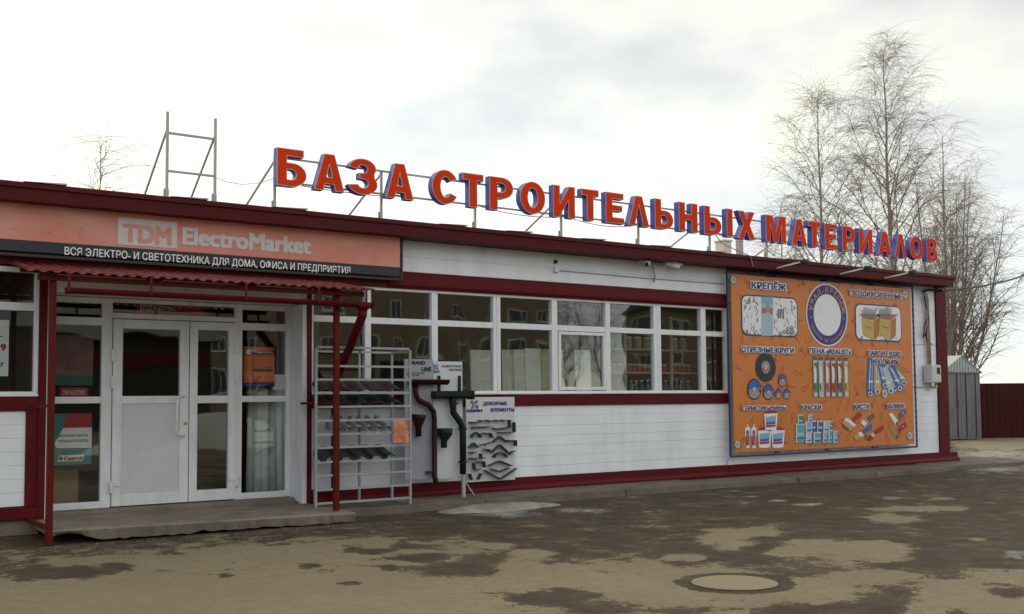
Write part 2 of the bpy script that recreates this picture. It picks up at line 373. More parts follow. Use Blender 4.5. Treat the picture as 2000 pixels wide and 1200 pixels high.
gcol = mix(mix(1.0, stm, (.45, .45, .45), 'MULTIPLY'), gcol, (.30, .25, .19))
iv = mth('ADD', attr('ice'), mth('ADD', mth('MULTIPLY', mth('SUBTRACT', mid2, .5), 3.0), mth('MULTIPLY', mth('SUBTRACT', mid3, .5), 1.6)))
imask = ramp(iv, (.15, (0, 0, 0)), (.9, (.8, .8, .8)))
gcol = mix(imask, gcol, ramp(mid, (.35, (.28, .26, .235)), (.65, (.55, .54, .52))))
t.links.new(gcol, b.inputs['Base Color'])
rgh = mix(dmask, ramp(big, (.32, (.42,) * 3), (.5, (.8,) * 3)), (.95, .95, .95)); t.links.new(rgh, b.inputs['Roughness'])
b.inputs['Specular IOR Level'].default_value = .14
bmp = N(t, 'ShaderNodeBump'); bmp.inputs['Strength'].default_value = .75; bmp.inputs['Distance'].default_value = .02
t.links.new(mth('ADD', mth('MULTIPLY', fine, .8), mth('ADD', mth('MULTIPLY', grit, .4), mth('MULTIPLY', mid, .15))), bmp.inputs['Height']); t.links.new(bmp.outputs[0], b.inputs['Normal'])
me.materials.append(gm)
go = bpy.data.objects.new('ground', me); COL.objects.link(go); struct(go)

# concrete apron along the wall
rnd = random.Random(5)
mb = MB()
x = 5.32
while x < 20.3:
    L = min(rnd.uniform(1.5, 2.4), 20.3 - x)
    fy = -.66 + rnd.uniform(-.03, .03); z = .1 + rnd.uniform(-.012, .012)
    mb.add([(x + .006, fy, -.05), (x + L - .006, fy - .01, -.05), (x + L - .006, 0.1, -.05), (x + .006, 0.1, -.05),
            (x + .006, fy + .02, z - .015), (x + L - .006, fy + .01, z - .012), (x + L - .006, 0.1, z + .02), (x + .006, 0.1, z + .02)],
           [(0, 3, 2, 1), (4, 5, 6, 7), (0, 1, 5, 4), (1, 2, 6, 5), (2, 3, 7, 6), (3, 0, 4, 7)])
    x += L
mb.box(18.75, 20.3, .11, 9, -.05, .1)
struct(mb.build('concrete_apron', CONCD, bevel=.012))

# ------------------------------------------------------------------ the shop building
B = thing('store_building', 'long single storey shop with white siding and dark red fascia', 'shop', (10, 4, 0))
def part(mb, name, m_, parent=None, **k): return mb.build(name, m_, parent or B, **k)
ZF0, ZF1 = 3.445, 3.633
def boards(mb, x0, x1, z0, z1, pitch=.142, y=0., th=.05, wob=.0015):
    n = max(1, round((z1 - z0) / pitch)); p = (z1 - z0) / n
    for k in range(n):
        dy = rnd.uniform(-wob, wob)
        mb.prof_x([(y + dy + .003, z0 + k * p + .0008), (y + dy, z0 + k * p + .004), (y + dy, z0 + (k + 1) * p - .004), (y + dy + .003, z0 + (k + 1) * p - .0008), (y + th, z0 + (k + 1) * p - .0008), (y + th, z0 + k * p + .0008)], x0, x1)
    mb.box(x0, x1, y + th + .001, y + th + .06, z0, z1)
mb = MB()
boards(mb, -3, 2.05, .295, 1.285)                       # left lower panel
boards(mb, 5.26, 12.44, .29, 1.275)                     # under the window strip
boards(mb, 6.3, 12.44, 3.037, 3.62, pitch=.19)          # above the window strip
boards(mb, 12.475, 18.1, .29, 1.53, pitch=.145)
boards(mb, 12.475, 18.1, 1.555, 2.33, pitch=.19)
boards(mb, 12.475, 18.1, 2.335, 3.62, pitch=.21)
part(mb, 'siding', WHITE)
for nm, bx_ in (('joint_strip', (12.44, 12.475, -.012, .06, .285, 3.6)), ('joint_plate', (12.40, 12.56, -.02, -.013, .29, .43)), ('ledge_strip', (12.475, 18.09, -.03, .03, 1.535, 1.553)), ('header_board', (2.26, 5.14, 0, .12, 2.555, 2.76)),
                ('jamb_strip', (5.14, 5.2, -.012, .1, .12, 2.8)), ('jamb_strip', (2.243, 2.285, -.02, .1, .12, 2.8)), ('recess_lining', (5.149, 5.175, .101, .42, .14, 2.55)), ('recess_lining', (2.25, 2.28, .101, .42, .14, 2.55)), ('recess_lining', (2.281, 5.148, .13, .42, 2.556, 2.60))):
    mb = MB(); mb.box(*bx_); part(mb, nm, PVC, bevel=.003)
# red bands and trims
mb = MB()
for x0, x1 in ((-3, 2.24), (2.241, 6.3), (6.301, 12.44)):
    mb.prof_x([(.06, 2.815), (-.055, 2.815), (-.075, 2.85), (-.075, 2.885), (-.02, 3.03), (.06, 3.035)] if x0 > 6 else [(.06, 2.815), (-.05, 2.815), (-.05, 3.6), (.06, 3.6)], x0, x1)
part(mb, 'upper_band', RED, bevel=.002)
for nm, bx_ in (('sill_band', (5.26, 12.44, -.028, .06, 1.277, 1.434)), ('sill_band', (-3, 2.165, -.028, .06, 1.29, 1.434)), ('entrance_trim', (2.166, 2.242, -.035, .07, .13, 2.814)), ('panel_trim', (2.051, 2.165, -.022, .06, .29, 1.289)), ('entrance_trim', (5.201, 5.255, -.03, .07, .12, 2.814))):
    mb = MB(); mb.box(*bx_); part(mb, nm, RED, bevel=.003)
mb = MB()
mb.box(18.1, 18.43, -.03, 9, .27, 3.55)
part(mb, 'corner_post', RED, bevel=.006)
mb = MB()
for x0, x1 in ((5.26, 12.4), (12.403, 18.66)):
    mb.prof_x([(.06, .11), (-.075, .11), (-.08, .145), (-.06, .19), (-.03, .20), (-.03, .286), (.06, .286)], x0, x1)
mb.prof_x([(.06, .16), (-.05, .16), (-.05, .286), (.06, .286)], -3, 2.165)
mb.box(18.432, 18.66, -.03, 9, .11, .2)
part(mb, 'base_trim', RED, bevel=.003)
mb = MB()
mb.box(-3, 2.2, .0, .3, -.1, .158)
part(mb, 'plinth', CONC, bevel=.02)
# roof
mb = MB()
mb.prof_x([(-.35, ZF0), (-.35, 3.575), (-.32, 3.575), (-.32, ZF0 + .02), (.0, ZF0 + .03), (.0, ZF0)], -3, 18.2)
mb.prof_x([(-.36, 3.577), (-.372, 3.582), (-.368, 3.63), (-.34, 3.642), (-.30, 3.63), (-.30, 3.577)], -3, 18.27)
mb.box(18.02, 18.2, -.319, 9.2, ZF0, 3.6)
part(mb, 'fascia', FASC)
mb = MB()
mb.add([(-3, -.3, 3.632), (18.28, -.3, 3.632), (18.28, 9.3, 3.80), (-3, 9.3, 3.80), (-3, -.3, 3.60), (18.28, -.3, 3.60), (18.28, 9.3, 3.76), (-3, 9.3, 3.76)],
       [(0, 1, 2, 3), (7, 6, 5, 4), (4, 5, 1, 0), (5, 6, 2, 1), (6, 7, 3, 2), (7, 4, 0, 3)])
r_ = part(mb, 'roof', SHEET)
for X0 in (2.35, 3.85, 5.05, 7.3, 8.35, 9.65, 10.95, 12.1, 13.9, 15.9, 17.6):
    q = MB(); q.add([(X0 - .42, -.37, 3.644), (X0, -.37, 3.646), (X0, -.37, 3.664), (X0 - .42, -.30, 3.650), (X0, .6, 3.70), (X0 - .42, .6, 3.68)], [(0, 1, 2), (0, 2, 3), (2, 4, 5, 3), (1, 4, 2)])
    q.build('roof_seam', GALV, r_)
# side, back and inside
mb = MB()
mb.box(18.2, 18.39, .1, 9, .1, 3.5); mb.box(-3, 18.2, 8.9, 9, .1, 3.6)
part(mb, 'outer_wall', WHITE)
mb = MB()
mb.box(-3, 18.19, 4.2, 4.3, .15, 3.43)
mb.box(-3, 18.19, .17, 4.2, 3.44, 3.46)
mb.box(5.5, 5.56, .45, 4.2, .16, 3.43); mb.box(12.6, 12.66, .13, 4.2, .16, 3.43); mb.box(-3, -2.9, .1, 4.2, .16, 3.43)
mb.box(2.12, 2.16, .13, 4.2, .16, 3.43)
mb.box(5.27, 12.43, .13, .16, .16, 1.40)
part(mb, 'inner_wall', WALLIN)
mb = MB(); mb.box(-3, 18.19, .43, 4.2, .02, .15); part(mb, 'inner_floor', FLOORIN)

# windows of the facade
def pane(x0, x1, z0, z1, y, parent): return MB().flat(rect(x0, x1, z0, z1), y).build('pane', GLASS, parent)
def window(name, xb, xe, panes, zb, zt, tr0, tr1, z0, z1, sash=None, y0=-.012, y1=.07, gy=.035):
    mb = MB()
    mb.box(xb, xe, y0, y1, zb, z0); mb.box(xb, xe, y0, y1, z1, zt)
    edges = [xb] + [q for p_ in panes for q in p_] + [xe]
    for k in range(0, len(edges), 2):
        if edges[k + 1] - edges[k] > .002: mb.box(edges[k], edges[k + 1], y0, y1, z0, z1)
    for a_, b_ in panes: mb.box(a_, b_, y0 + .003, y1, tr0, tr1)
    mb.box(xb, xe, y0 - .03, y0 - .001, zb + .001, zb + .022)     # drip sill
    f = part(mb, name, PVC, bevel=.004)
    for k, (a_, b_) in enumerate(panes):
        pane(a_, b_, tr1, z1, gy, f)
        if sash == k:
            s = MB(); q = .055
            s.box(a_ + .01, b_ - .01, y0 - .012, gy, z0 + .01, z0 + q); s.box(a_ + .01, b_ - .01, y0 - .012, gy, tr0 - q, tr0 - .01)
            s.box(a_ + .01, a_ + q, y0 - .012, gy, z0 + q, tr0 - q); s.box(b_ - q, b_ - .01, y0 - .012, gy, z0 + q, tr0 - q)
            s.build('sash', PVC, f, bevel=.005); pane(a_ + q, b_ - q, z0 + q, tr0 - q, gy - .02, f)
        else: pane(a_, b_, z0, tr0, gy, f)
    return f
window('window', 5.26, 7.985, [(5.285, 5.982), (6.068, 6.956), (7.049, 7.929)], 1.437, 2.812, 2.342, 2.422, 1.483, 2.775)
window('window', 7.99, 10.938, [(8.047, 8.927), (9.027, 9.916), (10.004, 10.866)], 1.437, 2.812, 2.342, 2.422, 1.483, 2.775, sash=1)
window('window', 10.943, 12.438, [(11.013, 11.862), (11.969, 12.41)], 1.437, 2.812, 2.342, 2.422, 1.483, 2.775)
window('window', -3, 2.163, [(-2.9, .55), (.62, 2.118)], 1.437, 2.80, 2.34, 2.425, 1.49, 2.745)

# entrance glazing in the recess
YD = .37
def fr(mb, x0, x1, z0, z1, t, y0, y1, zb=None):
    zb = zb or t
    mb.box(x0, x0 + t, y0, y1, z0, z1); mb.box(x1 - t, x1, y0, y1, z0, z1)
    mb.box(x0 + t, x1 - t, y0, y1, z0, z0 + zb); mb.box(x0 + t, x1 - t, y0, y1, z1 - t, z1)
mb = MB()
ZT = 2.55
for a_, b_ in ((2.281, 2.33), (2.892, 3.005), (4.435, 4.525), (5.09, 5.147)): mb.box(a_, b_, YD, YD + .07, .19, ZT)
for a_, b_, zs in ((2.33, 2.892, ((.19, .265), (1.36, 1.435), (2.235, 2.325), (2.485, ZT))), (3.005, 4.435, ((2.325, 2.385), (2.505, ZT))), (4.525, 5.09, ((.19, .265), (1.36, 1.435), (2.235, 2.325), (2.485, ZT)))):
    for z0, z1 in zs: mb.box(a_, b_, YD + .002, YD + .068, z0, z1)
ef = part(mb, 'entrance_frame', PVC, bevel=.005)
for a_, b_ in ((2.33, 2.892), (4.525, 5.09)):
    for z0, z1 in ((.265, 1.36), (1.435, 2.235), (2.325, 2.485)): pane(a_, b_, z0, z1, YD + .04, ef)
pane(3.005, 4.435, 2.385, 2.505, YD + .04, ef)
def leaf(x0, x1, z0, z1, mid, t, low):
    mb = MB(); y0, y1 = YD - .02, YD + .05
    fr(mb, x0, x1, z0, z1, t, y0, y1, zb=.13)
    mb.box(x0 + t, x1 - t, y0 + .002, y1, mid - .045, mid + .045)
    d = part(mb, 'door', PVC, bevel=.006)
    pane(x0 + t, x1 - t, mid + .045, z1 - t, YD + .02, d)
    if low == 'panel':
        q = MB(); q.box(x0 + t, x1 - t, YD - .005, YD + .03, z0 + .13, mid - .045)
        q.build('panel', DOORP, d, bevel=.004)
    else: pane(x0 + t, x1 - t, z0 + .13, mid - .045, YD + .02, d)
    return d
d1 = leaf(3.012, 3.872, .20, 2.315, 1.395, .105, 'panel')
d2 = leaf(3.882, 4.445, .20, 2.315, 1.395, .095, 'glass')
h = MB(); hx = 3.80
h.tube([(hx + .02, YD - .02, 1.44), (hx + .01, YD - .07, 1.445), (hx - .06, YD - .085, 1.43), (hx - .085, YD - .085, 1.37), (hx - .085, YD - .085, 1.05), (hx - .06, YD - .085, .99), (hx + .01, YD - .07, .975), (hx + .02, YD - .02, .98)], .013, 8)
h.build('handle', PVC, d1, smooth=True)
h = MB(); h.lathe((0, 0, 0), [(.02, 0), (.022, .006), (.012, .008), (.012, .012)], 14); o = h.build('lock', mat('brass', (.45, .32, .12), .35, metal=.7), d1)
o.matrix_parent_inverse = Matrix.Translation(-B.location); o.parent = d1; o.rotation_euler = (rad(90), 0, 0); o.location = (10 + 0, 0, 0)
o.parent = B; o.matrix_parent_inverse = Matrix.Translation(-B.location); o.location = (3.835, YD - .021, 1.12)
for d, hx, side, zs in ((d1, 3.005, -1, (.42, 1.60, 1.90)), (d2, 4.452, 1, (.42, 1.66, 2.02))):
    for z in zs:
        q = MB(); q.lathe((hx, YD - .035, z), [(.016, -.07), (.019, -.066), (.019, .066), (.016, .07)], 10); q.box(min(hx, hx - side * .10), max(hx, hx - side * .10), YD - .032, YD - .021, z + .005, z + .055)
        q.build('hinge', PVC, d, bevel=.002)
mb = MB(); mb.box(2.285, 5.14, .2, .44, .10, .188); part(mb, 'threshold', CONC, bevel=.01)

# ------------------------------------------------------------------ doorstep slab
mb = MB(); nxs = 60
fr_ = [(2.12 + (5.22 - 2.12) * k / nxs, -1.10 - .2 * k / nxs + rnd.uniform(-.012, .012)) for k in range(nxs + 1)]
vs = []
for X_, Y_ in fr_:
    zt = .15 - .02 * (X_ - 2.1) / 3.1; bot = .015 + max(0, .045 * math.sin(X_ * 3.9 + 5) + .03 * math.sin(X_ * 9.1)) * (1.2 if X_ < 3.6 else .25) + rnd.uniform(0, .014)
    vs += [(X_, Y_ + .03, zt), (X_, Y_ + rnd.uniform(0, .012), zt - .02), (X_, Y_ + .02 + rnd.uniform(0, .02), bot), (X_, -.3, bot), (X_, .19, zt)]
fs = []
for k in range(nxs):
    for q in range(4): fs.append((k * 5 + q, k * 5 + q + 1, (k + 1) * 5 + q + 1, (k + 1) * 5 + q))
    fs.append((k * 5 + 4, k * 5, (k + 1) * 5, (k + 1) * 5 + 4))
fs += [(0, 4, 3, 2, 1), tuple(nxs * 5 + q for q in range(5))]
mb.add(vs, fs); slab = mb.build('doorstep_slab', CONC); tag(slab, 'broad worn concrete slab step in front of the shop doors', 'step')

# ------------------------------------------------------------------ awning over the door
A = thing('awning', 'dark red corrugated metal awning over the glazed shop entrance', 'awning', (3.7, -1.05, 0))
mb = MB(); X0, X1 = 1.82, 5.53; n = 300; vs = []
prof = lambda x: .010 * max(-1, min(1, 1.8 * math.sin(2 * math.pi * x / .118)))
for k in range(n + 1):
    X_ = X0 + (X1 - X0) * k / n; j = .012 * math.sin(X_ * 3.1) + .006 * math.sin(X_ * 11)
    for Y_, Z_ in ((-1.24 + j, 2.632), (-.6, 2.745), (-.055, 2.842)): vs.append((X_, Y_, Z_ + prof(X_)))
    for Y_, Z_ in ((-1.24 + j, 2.627), (-.055, 2.837)): vs.append((X_, Y_, Z_ + prof(X_)))
fs = []
for k in range(n):
    a_, b_ = k * 5, (k + 1) * 5
    fs += [(a_, b_, b_ + 1, a_ + 1), (a_ + 1, b_ + 1, b_ + 2, a_ + 2), (a_ + 3, a_ + 4, b_ + 4, b_ + 3), (a_, a_ + 3, b_ + 3, b_)]
mb.add(vs, fs); mb.build('awning_sheet', SHEET, A)
mb = MB()
for Y_, Z_ in ((-1.1, 2.585), (-.14, 2.76)): mb.bar((1.95, Y_, Z_), (5.42, Y_, Z_), .06, .05)
for X_ in (2.1, 3.1, 4.1, 5.1): mb.bar((X_, -1.15, 2.600 - .0), (X_, -.06, 2.795), .04, .04)
mb.build('awning_frame', POSTR, A)
for X_, zb in ((2.095, .0), (5.105, .13)):
    q = MB(); q.box(X_ - .031, X_ + .031, -1.08, -1.02, zb, 2.56); q.build('post', POSTR, A, bevel=.006)
    q = MB(); q.bar((X_, -1.01, 1.34), (X_, -.06, 1.34), .025, .03); q.build('wall_tie', POSTR, A)
    if zb < .1:
        q = MB(); q.bar((X_ + .0, -1.01, .16), (X_ - .02, -.06, .16), .04, .04); q.build('wall_tie', POSTR, A)
# gutter with a half round trough, hangers and a bent downpipe
q = MB(); gx0, gx1 = 2.19, 5.47; pr = []
for k in range(9): t_ = math.pi * k / 8; pr.append((-1.19 - .055 * math.cos(t_), 2.48 - .055 * math.sin(t_)))
for k in range(8, -1, -1): t_ = math.pi * k / 8; pr.append((-1.19 - .05 * math.cos(t_), 2.484 - .049 * math.sin(t_)))
q.prof_x(pr, gx0, gx1)
for xe in (gx0 - .004, gx1): q.prof_x([(-1.19 - .066 * math.cos(math.pi * k / 8), 2.486 - .072 * math.sin(math.pi * k / 8)) for k in range(9)], xe, xe + .008)
q.build('gutter', RED, A, smooth=False)
for X_ in (2.2, 2.98, 3.97, 4.8, 5.38):
    q = MB(); q.box(X_ - .013, X_ + .013, -1.256, -1.252, 2.44, 2.625); q.build('hanger', RED, A)
q = MB(); q.tube([(5.37, -1.19, 2.47), (5.37, -1.19, 2.40)], [.11, .06], 12)
q.tube([(5.37, -1.19, 2.40), (5.37, -1.18, 2.34), (5.43, -.75, 2.02), (5.50, -.22, 1.66), (5.51, -.15, 1.55), (5.51, -.15, .16), (5.52, -.22, .12)], .05, 12)
q.build('downpipe', RED, A, smooth=True)

# ------------------------------------------------------------------ big banner over the entrance
YB = -.16
bx0, bx1 = .9, F(787, 500, YB)[0]
def ZL(x, z_top): return z_top
zt0 = F(783, 463, YB)[1]; zt1 = F(400, 428, YB)[1]; ztop = (zt0 + zt1) / 2 ; zbot = F(783, 541, YB)[1]; zsp = F(783, 523, YB)[1]
BN = thing('shop_banner', 'long faded salmon banner above the entrance with a dark lower strip', 'banner', (3.5, YB, zbot))
mb = MB(); mb.flat(rect(.95, bx1 - .05, zsp, ztop), YB - .012); mb.flat(rect(.95, bx1 - .05, zsp, ztop), YB + .0); mb.build('banner_sheet', SALM, BN)
mb = MB(); mb.flat(rect(.95, bx1 - .05, zbot, zsp - .001), YB - .013); mb.build('lower_strip', NAVYB, BN)
mb = MB()
mb.box(bx0, bx1, YB - .0, YB + .035, ztop + .055, ztop + .09); mb.box(bx0, bx1, YB - .0, YB + .035, zbot - .05, zbot - .02)
mb.box(bx1 - .034, bx1, YB + .001, YB + .034, zbot - .02, ztop + .055)
for X_ in (1.2, 2.8, 4.4, 6.1): mb.box(X_ - .015, X_ + .015, YB + .036, -.051, ztop - .2, ztop - .17)
mb.build('banner_frame', BLACK, BN)
mb = MB()
X_ = 1.0
while X_ < bx1 - .06:
    mb.tube([(X_, YB - .015, ztop - .012), (X_ + .01, YB - .004, ztop + .06)], .0035, 5); X_ += .245
for k in range(3): mb.tube([(bx1 - .06, YB - .015, zbot + .08 + k * .16), (bx1 - .01, YB - .004, zbot + .09 + k * .16)], .0035, 5)
mb.build('lacing', BLACK, BN)
lg = RC(229, 345, 430, 482, YB)
mb = MB(); mb.flat(rect(*lg), YB - .017); mb.build('logo_plate', PALE, BN)
mb = MB(); put_px(mb, 'TDM', 242, 333, 440, 474, YB - .021, .04); mb.build('lettering', SALM, BN)
mb = MB(); put_px(mb, 'ElectroMarket', 358, 606, 454, 486, YB - .017, .045); mb.build('lettering', PALE, BN)
mb = MB(); put_px(mb, 'ВСЯ ЭЛЕКТРО- И СВЕТОТЕХНИКА ДЛЯ ДОМА, ОФИСА И ПРЕДПРИЯТИЯ', 126, 684, 502, 516, YB - .017, .012); mb.build('lettering', WPRINT, BN)
# faded line drawings of lamps and fittings on the banner
GH = mat('ghost_print', (.64, .32, .25), .55)
mb = MB()
def stroke(mb, pts, wd, y):
    for (ax, az), (bx, bz) in zip(pts, pts[1:]):
        dx, dz = bx - ax, bz - az; L = math.hypot(dx, dz) or 1; nx_, nz_ = -dz / L * wd / 2, dx / L * wd / 2
        mb.flat([(ax - nx_, az - nz_), (bx - nx_, bz - nz_), (bx + nx_, bz + nz_), (ax + nx_, az + nz_)], y)
def pstroke(mb, pts, wd, y): stroke(mb, [F(a_, b_, y) for a_, b_ in pts], wd, y)
for dx, dy in ((0, 0), (70, 8), (640, 52)):
    for p_ in ([(90 - 12, 440), (90 + 12, 441)], [(84, 441), (84, 452), (90, 458), (96, 453), (96, 442)], [(90, 430), (90, 440)], [(20, 446), (34, 446), (34, 456)], [(145, 438), (158, 440), (160, 452)]):
        pstroke(mb, [(a_ + dx, b_ + dy) for a_, b_ in p_], .008, YB - .0165)
mb.build('ghost_drawing', GH, BN)

# ------------------------------------------------------------------ roof sign
HL = 1.0
def arc(cx, cz, rx, rz, a0, a1, n=14): return ell(cx, cz, rx, rz, n, a0, a1)
LT = {
 'Б': (.85, [[(0, 0), (.44, 0)] + arc(.44, .315, .41, .315, -90, 90) + [(.29, .63), (.29, .8), (.77, .8), (.77, 1), (0, 1)], [(.29, .18), (.29, .45), (.42, .45)] + arc(.42, .315, .13, .135, 90, -90)]),
 'А': (.91, [[(0, 0), (.28, 0), (.325, .18), (.585, .18), (.63, 0), (.91, 0), (.61, 1), (.30, 1)], [(.375, .37), (.535, .37), (.455, .70)]]),
 'З': (.88, [arc(.43, .30, .45, .30, 190, 395, 22) + arc(.43, .735, .41, .265, -30, 180, 20) + [(.29, .70)] + arc(.43, .71, .14, .11, 170, -75, 12) + [(.33, .60), (.33, .43)] + arc(.44, .31, .155, .125, 75, -165, 14)]),
 'С': (.88, [arc(.46, .5, .46, .5, 30, 330, 34) + [(.62, .335)] + arc(.47, .5, .175, .30, 318, 42, 20) + [(.62, .665)]]),
 'Т': (.74, [[(.225, 0), (.515, 0), (.515, .79), (.74, .79), (.74, 1), (0, 1), (0, .79), (.225, .79)]]),
 'Р': (.85, [[(0, 0), (.29, 0), (.29, .36), (.46, .36)] + arc(.46, .68, .39, .32, -90, 90) + [(0, 1)], [(.29, .55), (.29, .82), (.43, .82)] + arc(.43, .685, .13, .135, 90, -90)]),
 'О': (.96, [arc(.48, .5, .48, .5, 0, 360, 40), arc(.48, .5, .185, .30, 0, 360, 30)]),
 'И': (.87, [[(0, 1), (0, 0), (.24, 0), (.60, .55), (.60, 0), (.87, 0), (.87, 1), (.63, 1), (.27, .45), (.27, 1)]]),
 'Е': (.78, [[(0, 0), (.78, 0), (.78, .20), (.29, .20), (.29, .40), (.70, .40), (.70, .60), (.29, .60), (.29, .80), (.76, .80), (.76, 1), (0, 1)]]),
 'Л': (.92, [[(0, 0), (.28, 0), (.46, .70), (.64, 0), (.92, 0), (.61, 1), (.31, 1)]]),
 'Ь': (.83, [[(0, 0), (.44, 0)] + arc(.44, .315, .39, .315, -90, 90) + [(.29, .63), (.29, 1), (0, 1)], [(.29, .18), (.29, .45), (.42, .45)] + arc(.42, .315, .12, .135, 90, -90)]),
 'Н': (.87, [[(0, 0), (.29, 0), (.29, .40), (.58, .40), (.58, 0), (.87, 0), (.87, 1), (.58, 1), (.58, .61), (.29, .61), (.29, 1), (0, 1)]]),
 'Х': (.90, [[(0, 0), (.31, 0), (.45, .30), (.59, 0), (.90, 0), (.62, .51), (.88, 1), (.57, 1), (.45, .73), (.33, 1), (.02, 1), (.28, .51)]]),
 'М': (1.07, [[(0, 0), (.25, 0), (.25, .62), (.42, 0), (.65, 0), (.82, .62), (.82, 0), (1.07, 0), (1.07, 1), (.70, 1), (.535, .42), (.37, 1), (0, 1)]]),
 'В': (.80, [[(0, 0), (.46, 0)] + arc(.46, .285, .34, .285, -90, 60, 12) + arc(.44, .755, .31, .245, -40, 90, 12) + [(0, 1)], [(.29, .19), (.29, .42), (.42, .42)] + arc(.42, .305, .10, .115, 90, -90, 9), [(.29, .60), (.29, .82), (.40, .82)] + arc(.40, .71, .09, .11, 90, -90, 9)]),
}
LT['Ы'] = (1.38, LT['Ь'][1] + [[(1.09, 0), (1.38, 0), (1.38, 1), (1.09, 1)]])
LT['Ь'] = LT['Ь']
def outline_mesh(cont, sx, sz, offset=0., extrude=0.):
    c = bpy.data.curves.new('outline', 'CURVE'); c.dimensions = '2D'; c.fill_mode = 'BOTH'; c.offset = offset; c.extrude = extrude
    for pts in cont:
        cl = []
        for p_ in pts:
            if not cl or (abs(p_[0] - cl[-1][0]) + abs(p_[1] - cl[-1][1])) > 1e-4: cl.append(p_)
        if abs(cl[0][0] - cl[-1][0]) + abs(cl[0][1] - cl[-1][1]) < 1e-4: cl.pop()
        s = c.splines.new('POLY'); s.points.add(len(cl) - 1); s.use_cyclic_u = True
        for q, p_ in zip(s.points, cl): q.co = (p_[0] * sx, p_[1] * sz, 0, 1)
    o = bpy.data.objects.new('outline', c); COL.objects.link(o); bpy.context.view_layer.update()
    ev = o.evaluated_get(bpy.context.evaluated_depsgraph_get()); me_ = ev.to_mesh()
    r = ([tuple(v.co) for v in me_.vertices], [tuple(p_.vertices) for p_ in me_.polygons], [tuple(p_.normal) for p_ in me_.polygons])
    ev.to_mesh_clear(); bpy.data.objects.remove(o); bpy.data.curves.remove(c)
    return r
YS, DEP = -.40, .105
RS = thing('roof_sign', 'row of big orange red block letters with blue sides on the roof edge', 'sign', (11, YS, 3.65))
SIGN = [('Б', 4.646, 5.019), ('А', 5.116, 5.513), ('З', 5.568, 5.962), ('А', 6.078, 6.474), ('С', 6.742, 7.127), ('Т', 7.206, 7.531), ('Р', 7.626, 8.010), ('О', 8.123, 8.546), ('И', 8.683, 9.066), ('Т', 9.184, 9.497), ('Е', 9.625, 9.973), ('Л', 10.055, 10.46), ('Ь', 10.571, 10.944), ('Н', 11.059, 11.451), ('Ы', 11.587, 12.216), ('Х', 12.329, 12.728),
        ('М', 12.975, 13.457), ('А', 13.593, 13.975), ('Т', 14.010, 14.327), ('Е', 14.431, 14.767), ('Р', 14.888, 15.241), ('И', 15.344, 15.714), ('А', 15.871, 16.246), ('Л', 16.348, 16.703), ('О', 16.793, 17.197), ('В', 17.306, 17.641)]
for ch, x0, x1 in SIGN:
    wd, cont = LT[ch]; xm = (x0 + x1) / 2
    z0 = 3.898 - .034 * max(0, (xm - 11) / 6.5); z1 = z0 + .448 - .018 * max(0, (xm - 11) / 6.5)
    sx, sz = (x1 - x0) / wd, z1 - z0
    vs, fs, ns = outline_mesh(cont, sx, sz, 0, DEP / 2)
    mb = MB()
    for f_, n_ in zip(fs, ns):
        mb.cur = 1 if abs(n_[2]) > .9 else 0
        mb.f.append(f_); mb.m.append(mb.cur)
    mb.v = [(x0 + v[0], YS + DEP / 2 - v[2], z0 + v[1]) for v in vs]
    Lo = mb.build('letter', [BLUES, RIM], RS)
    vs, fs, ns = outline_mesh(cont, sx, sz, -.0085, 0)
    mb = MB(); mb.add([(x0 + v[0], YS - .005, z0 + v[1]) for v in vs], fs); mb.build('face', REDF, Lo)
mb = MB(); YR = YS + DEP + .02
for z in (3.965, 4.255): mb.bar((4.66, YR, z), (17.7, YR, z - .035), .022)
mb.build('rail', GALV, RS)
for X_ in (4.68, 6.09, 7.49, 8.93, 10.37, 11.85, 13.15, 13.86, 15.3, 16.4, 17.4):
    q = MB(); q.box(X_ - .014, X_ + .014, YR + .012, YR + .04, 3.63, 4.27); q.box(X_ - .028, X_ + .028, YR + .041, YR + .06, 3.62, 3.74); q.box(X_ - .05, X_ + .05, YR - .02, YR + .10, 3.632, 3.644)
    q.build('sign_post', GALV, RS)
for X_ in (4.68, 6.09, 8.93, 11.85, 13.86, 16.4):
    q = MB(); q.bar((X_, YR + .03, 4.22), (X_ - .02, 1.05, 3.65), .02); q.build('brace', GALV, RS)
mb = MB()
def sag(a, b, s, n=10, wob=0.):
    a = Vector(a); b = Vector(b)
    return [a.lerp(b, k / n) - Vector((0, 0, s * 4 * (k / n) * (1 - k / n))) + Vector((0, 0, wob * math.sin(k * 2.1))) for k in range(n + 1)]
for a_, b_, s in ((7.55, 8.95, .05), (9.0, 10.3, .07), (11.9, 12.9, .03), (5.0, 6.1, .01)): mb.tube(sag((a_, YR - .02, 3.94), (b_, YR - .02, 3.93), s), .006, 5)
mb.tube([(11.95, YR, 3.93), (12.1, YR, 3.80), (12.45, YR - .02, 3.70), (12.62, -.39, 3.62), (12.70, -.36, 3.46)], .008, 5)
mb.build('cable', GREYM, RS)

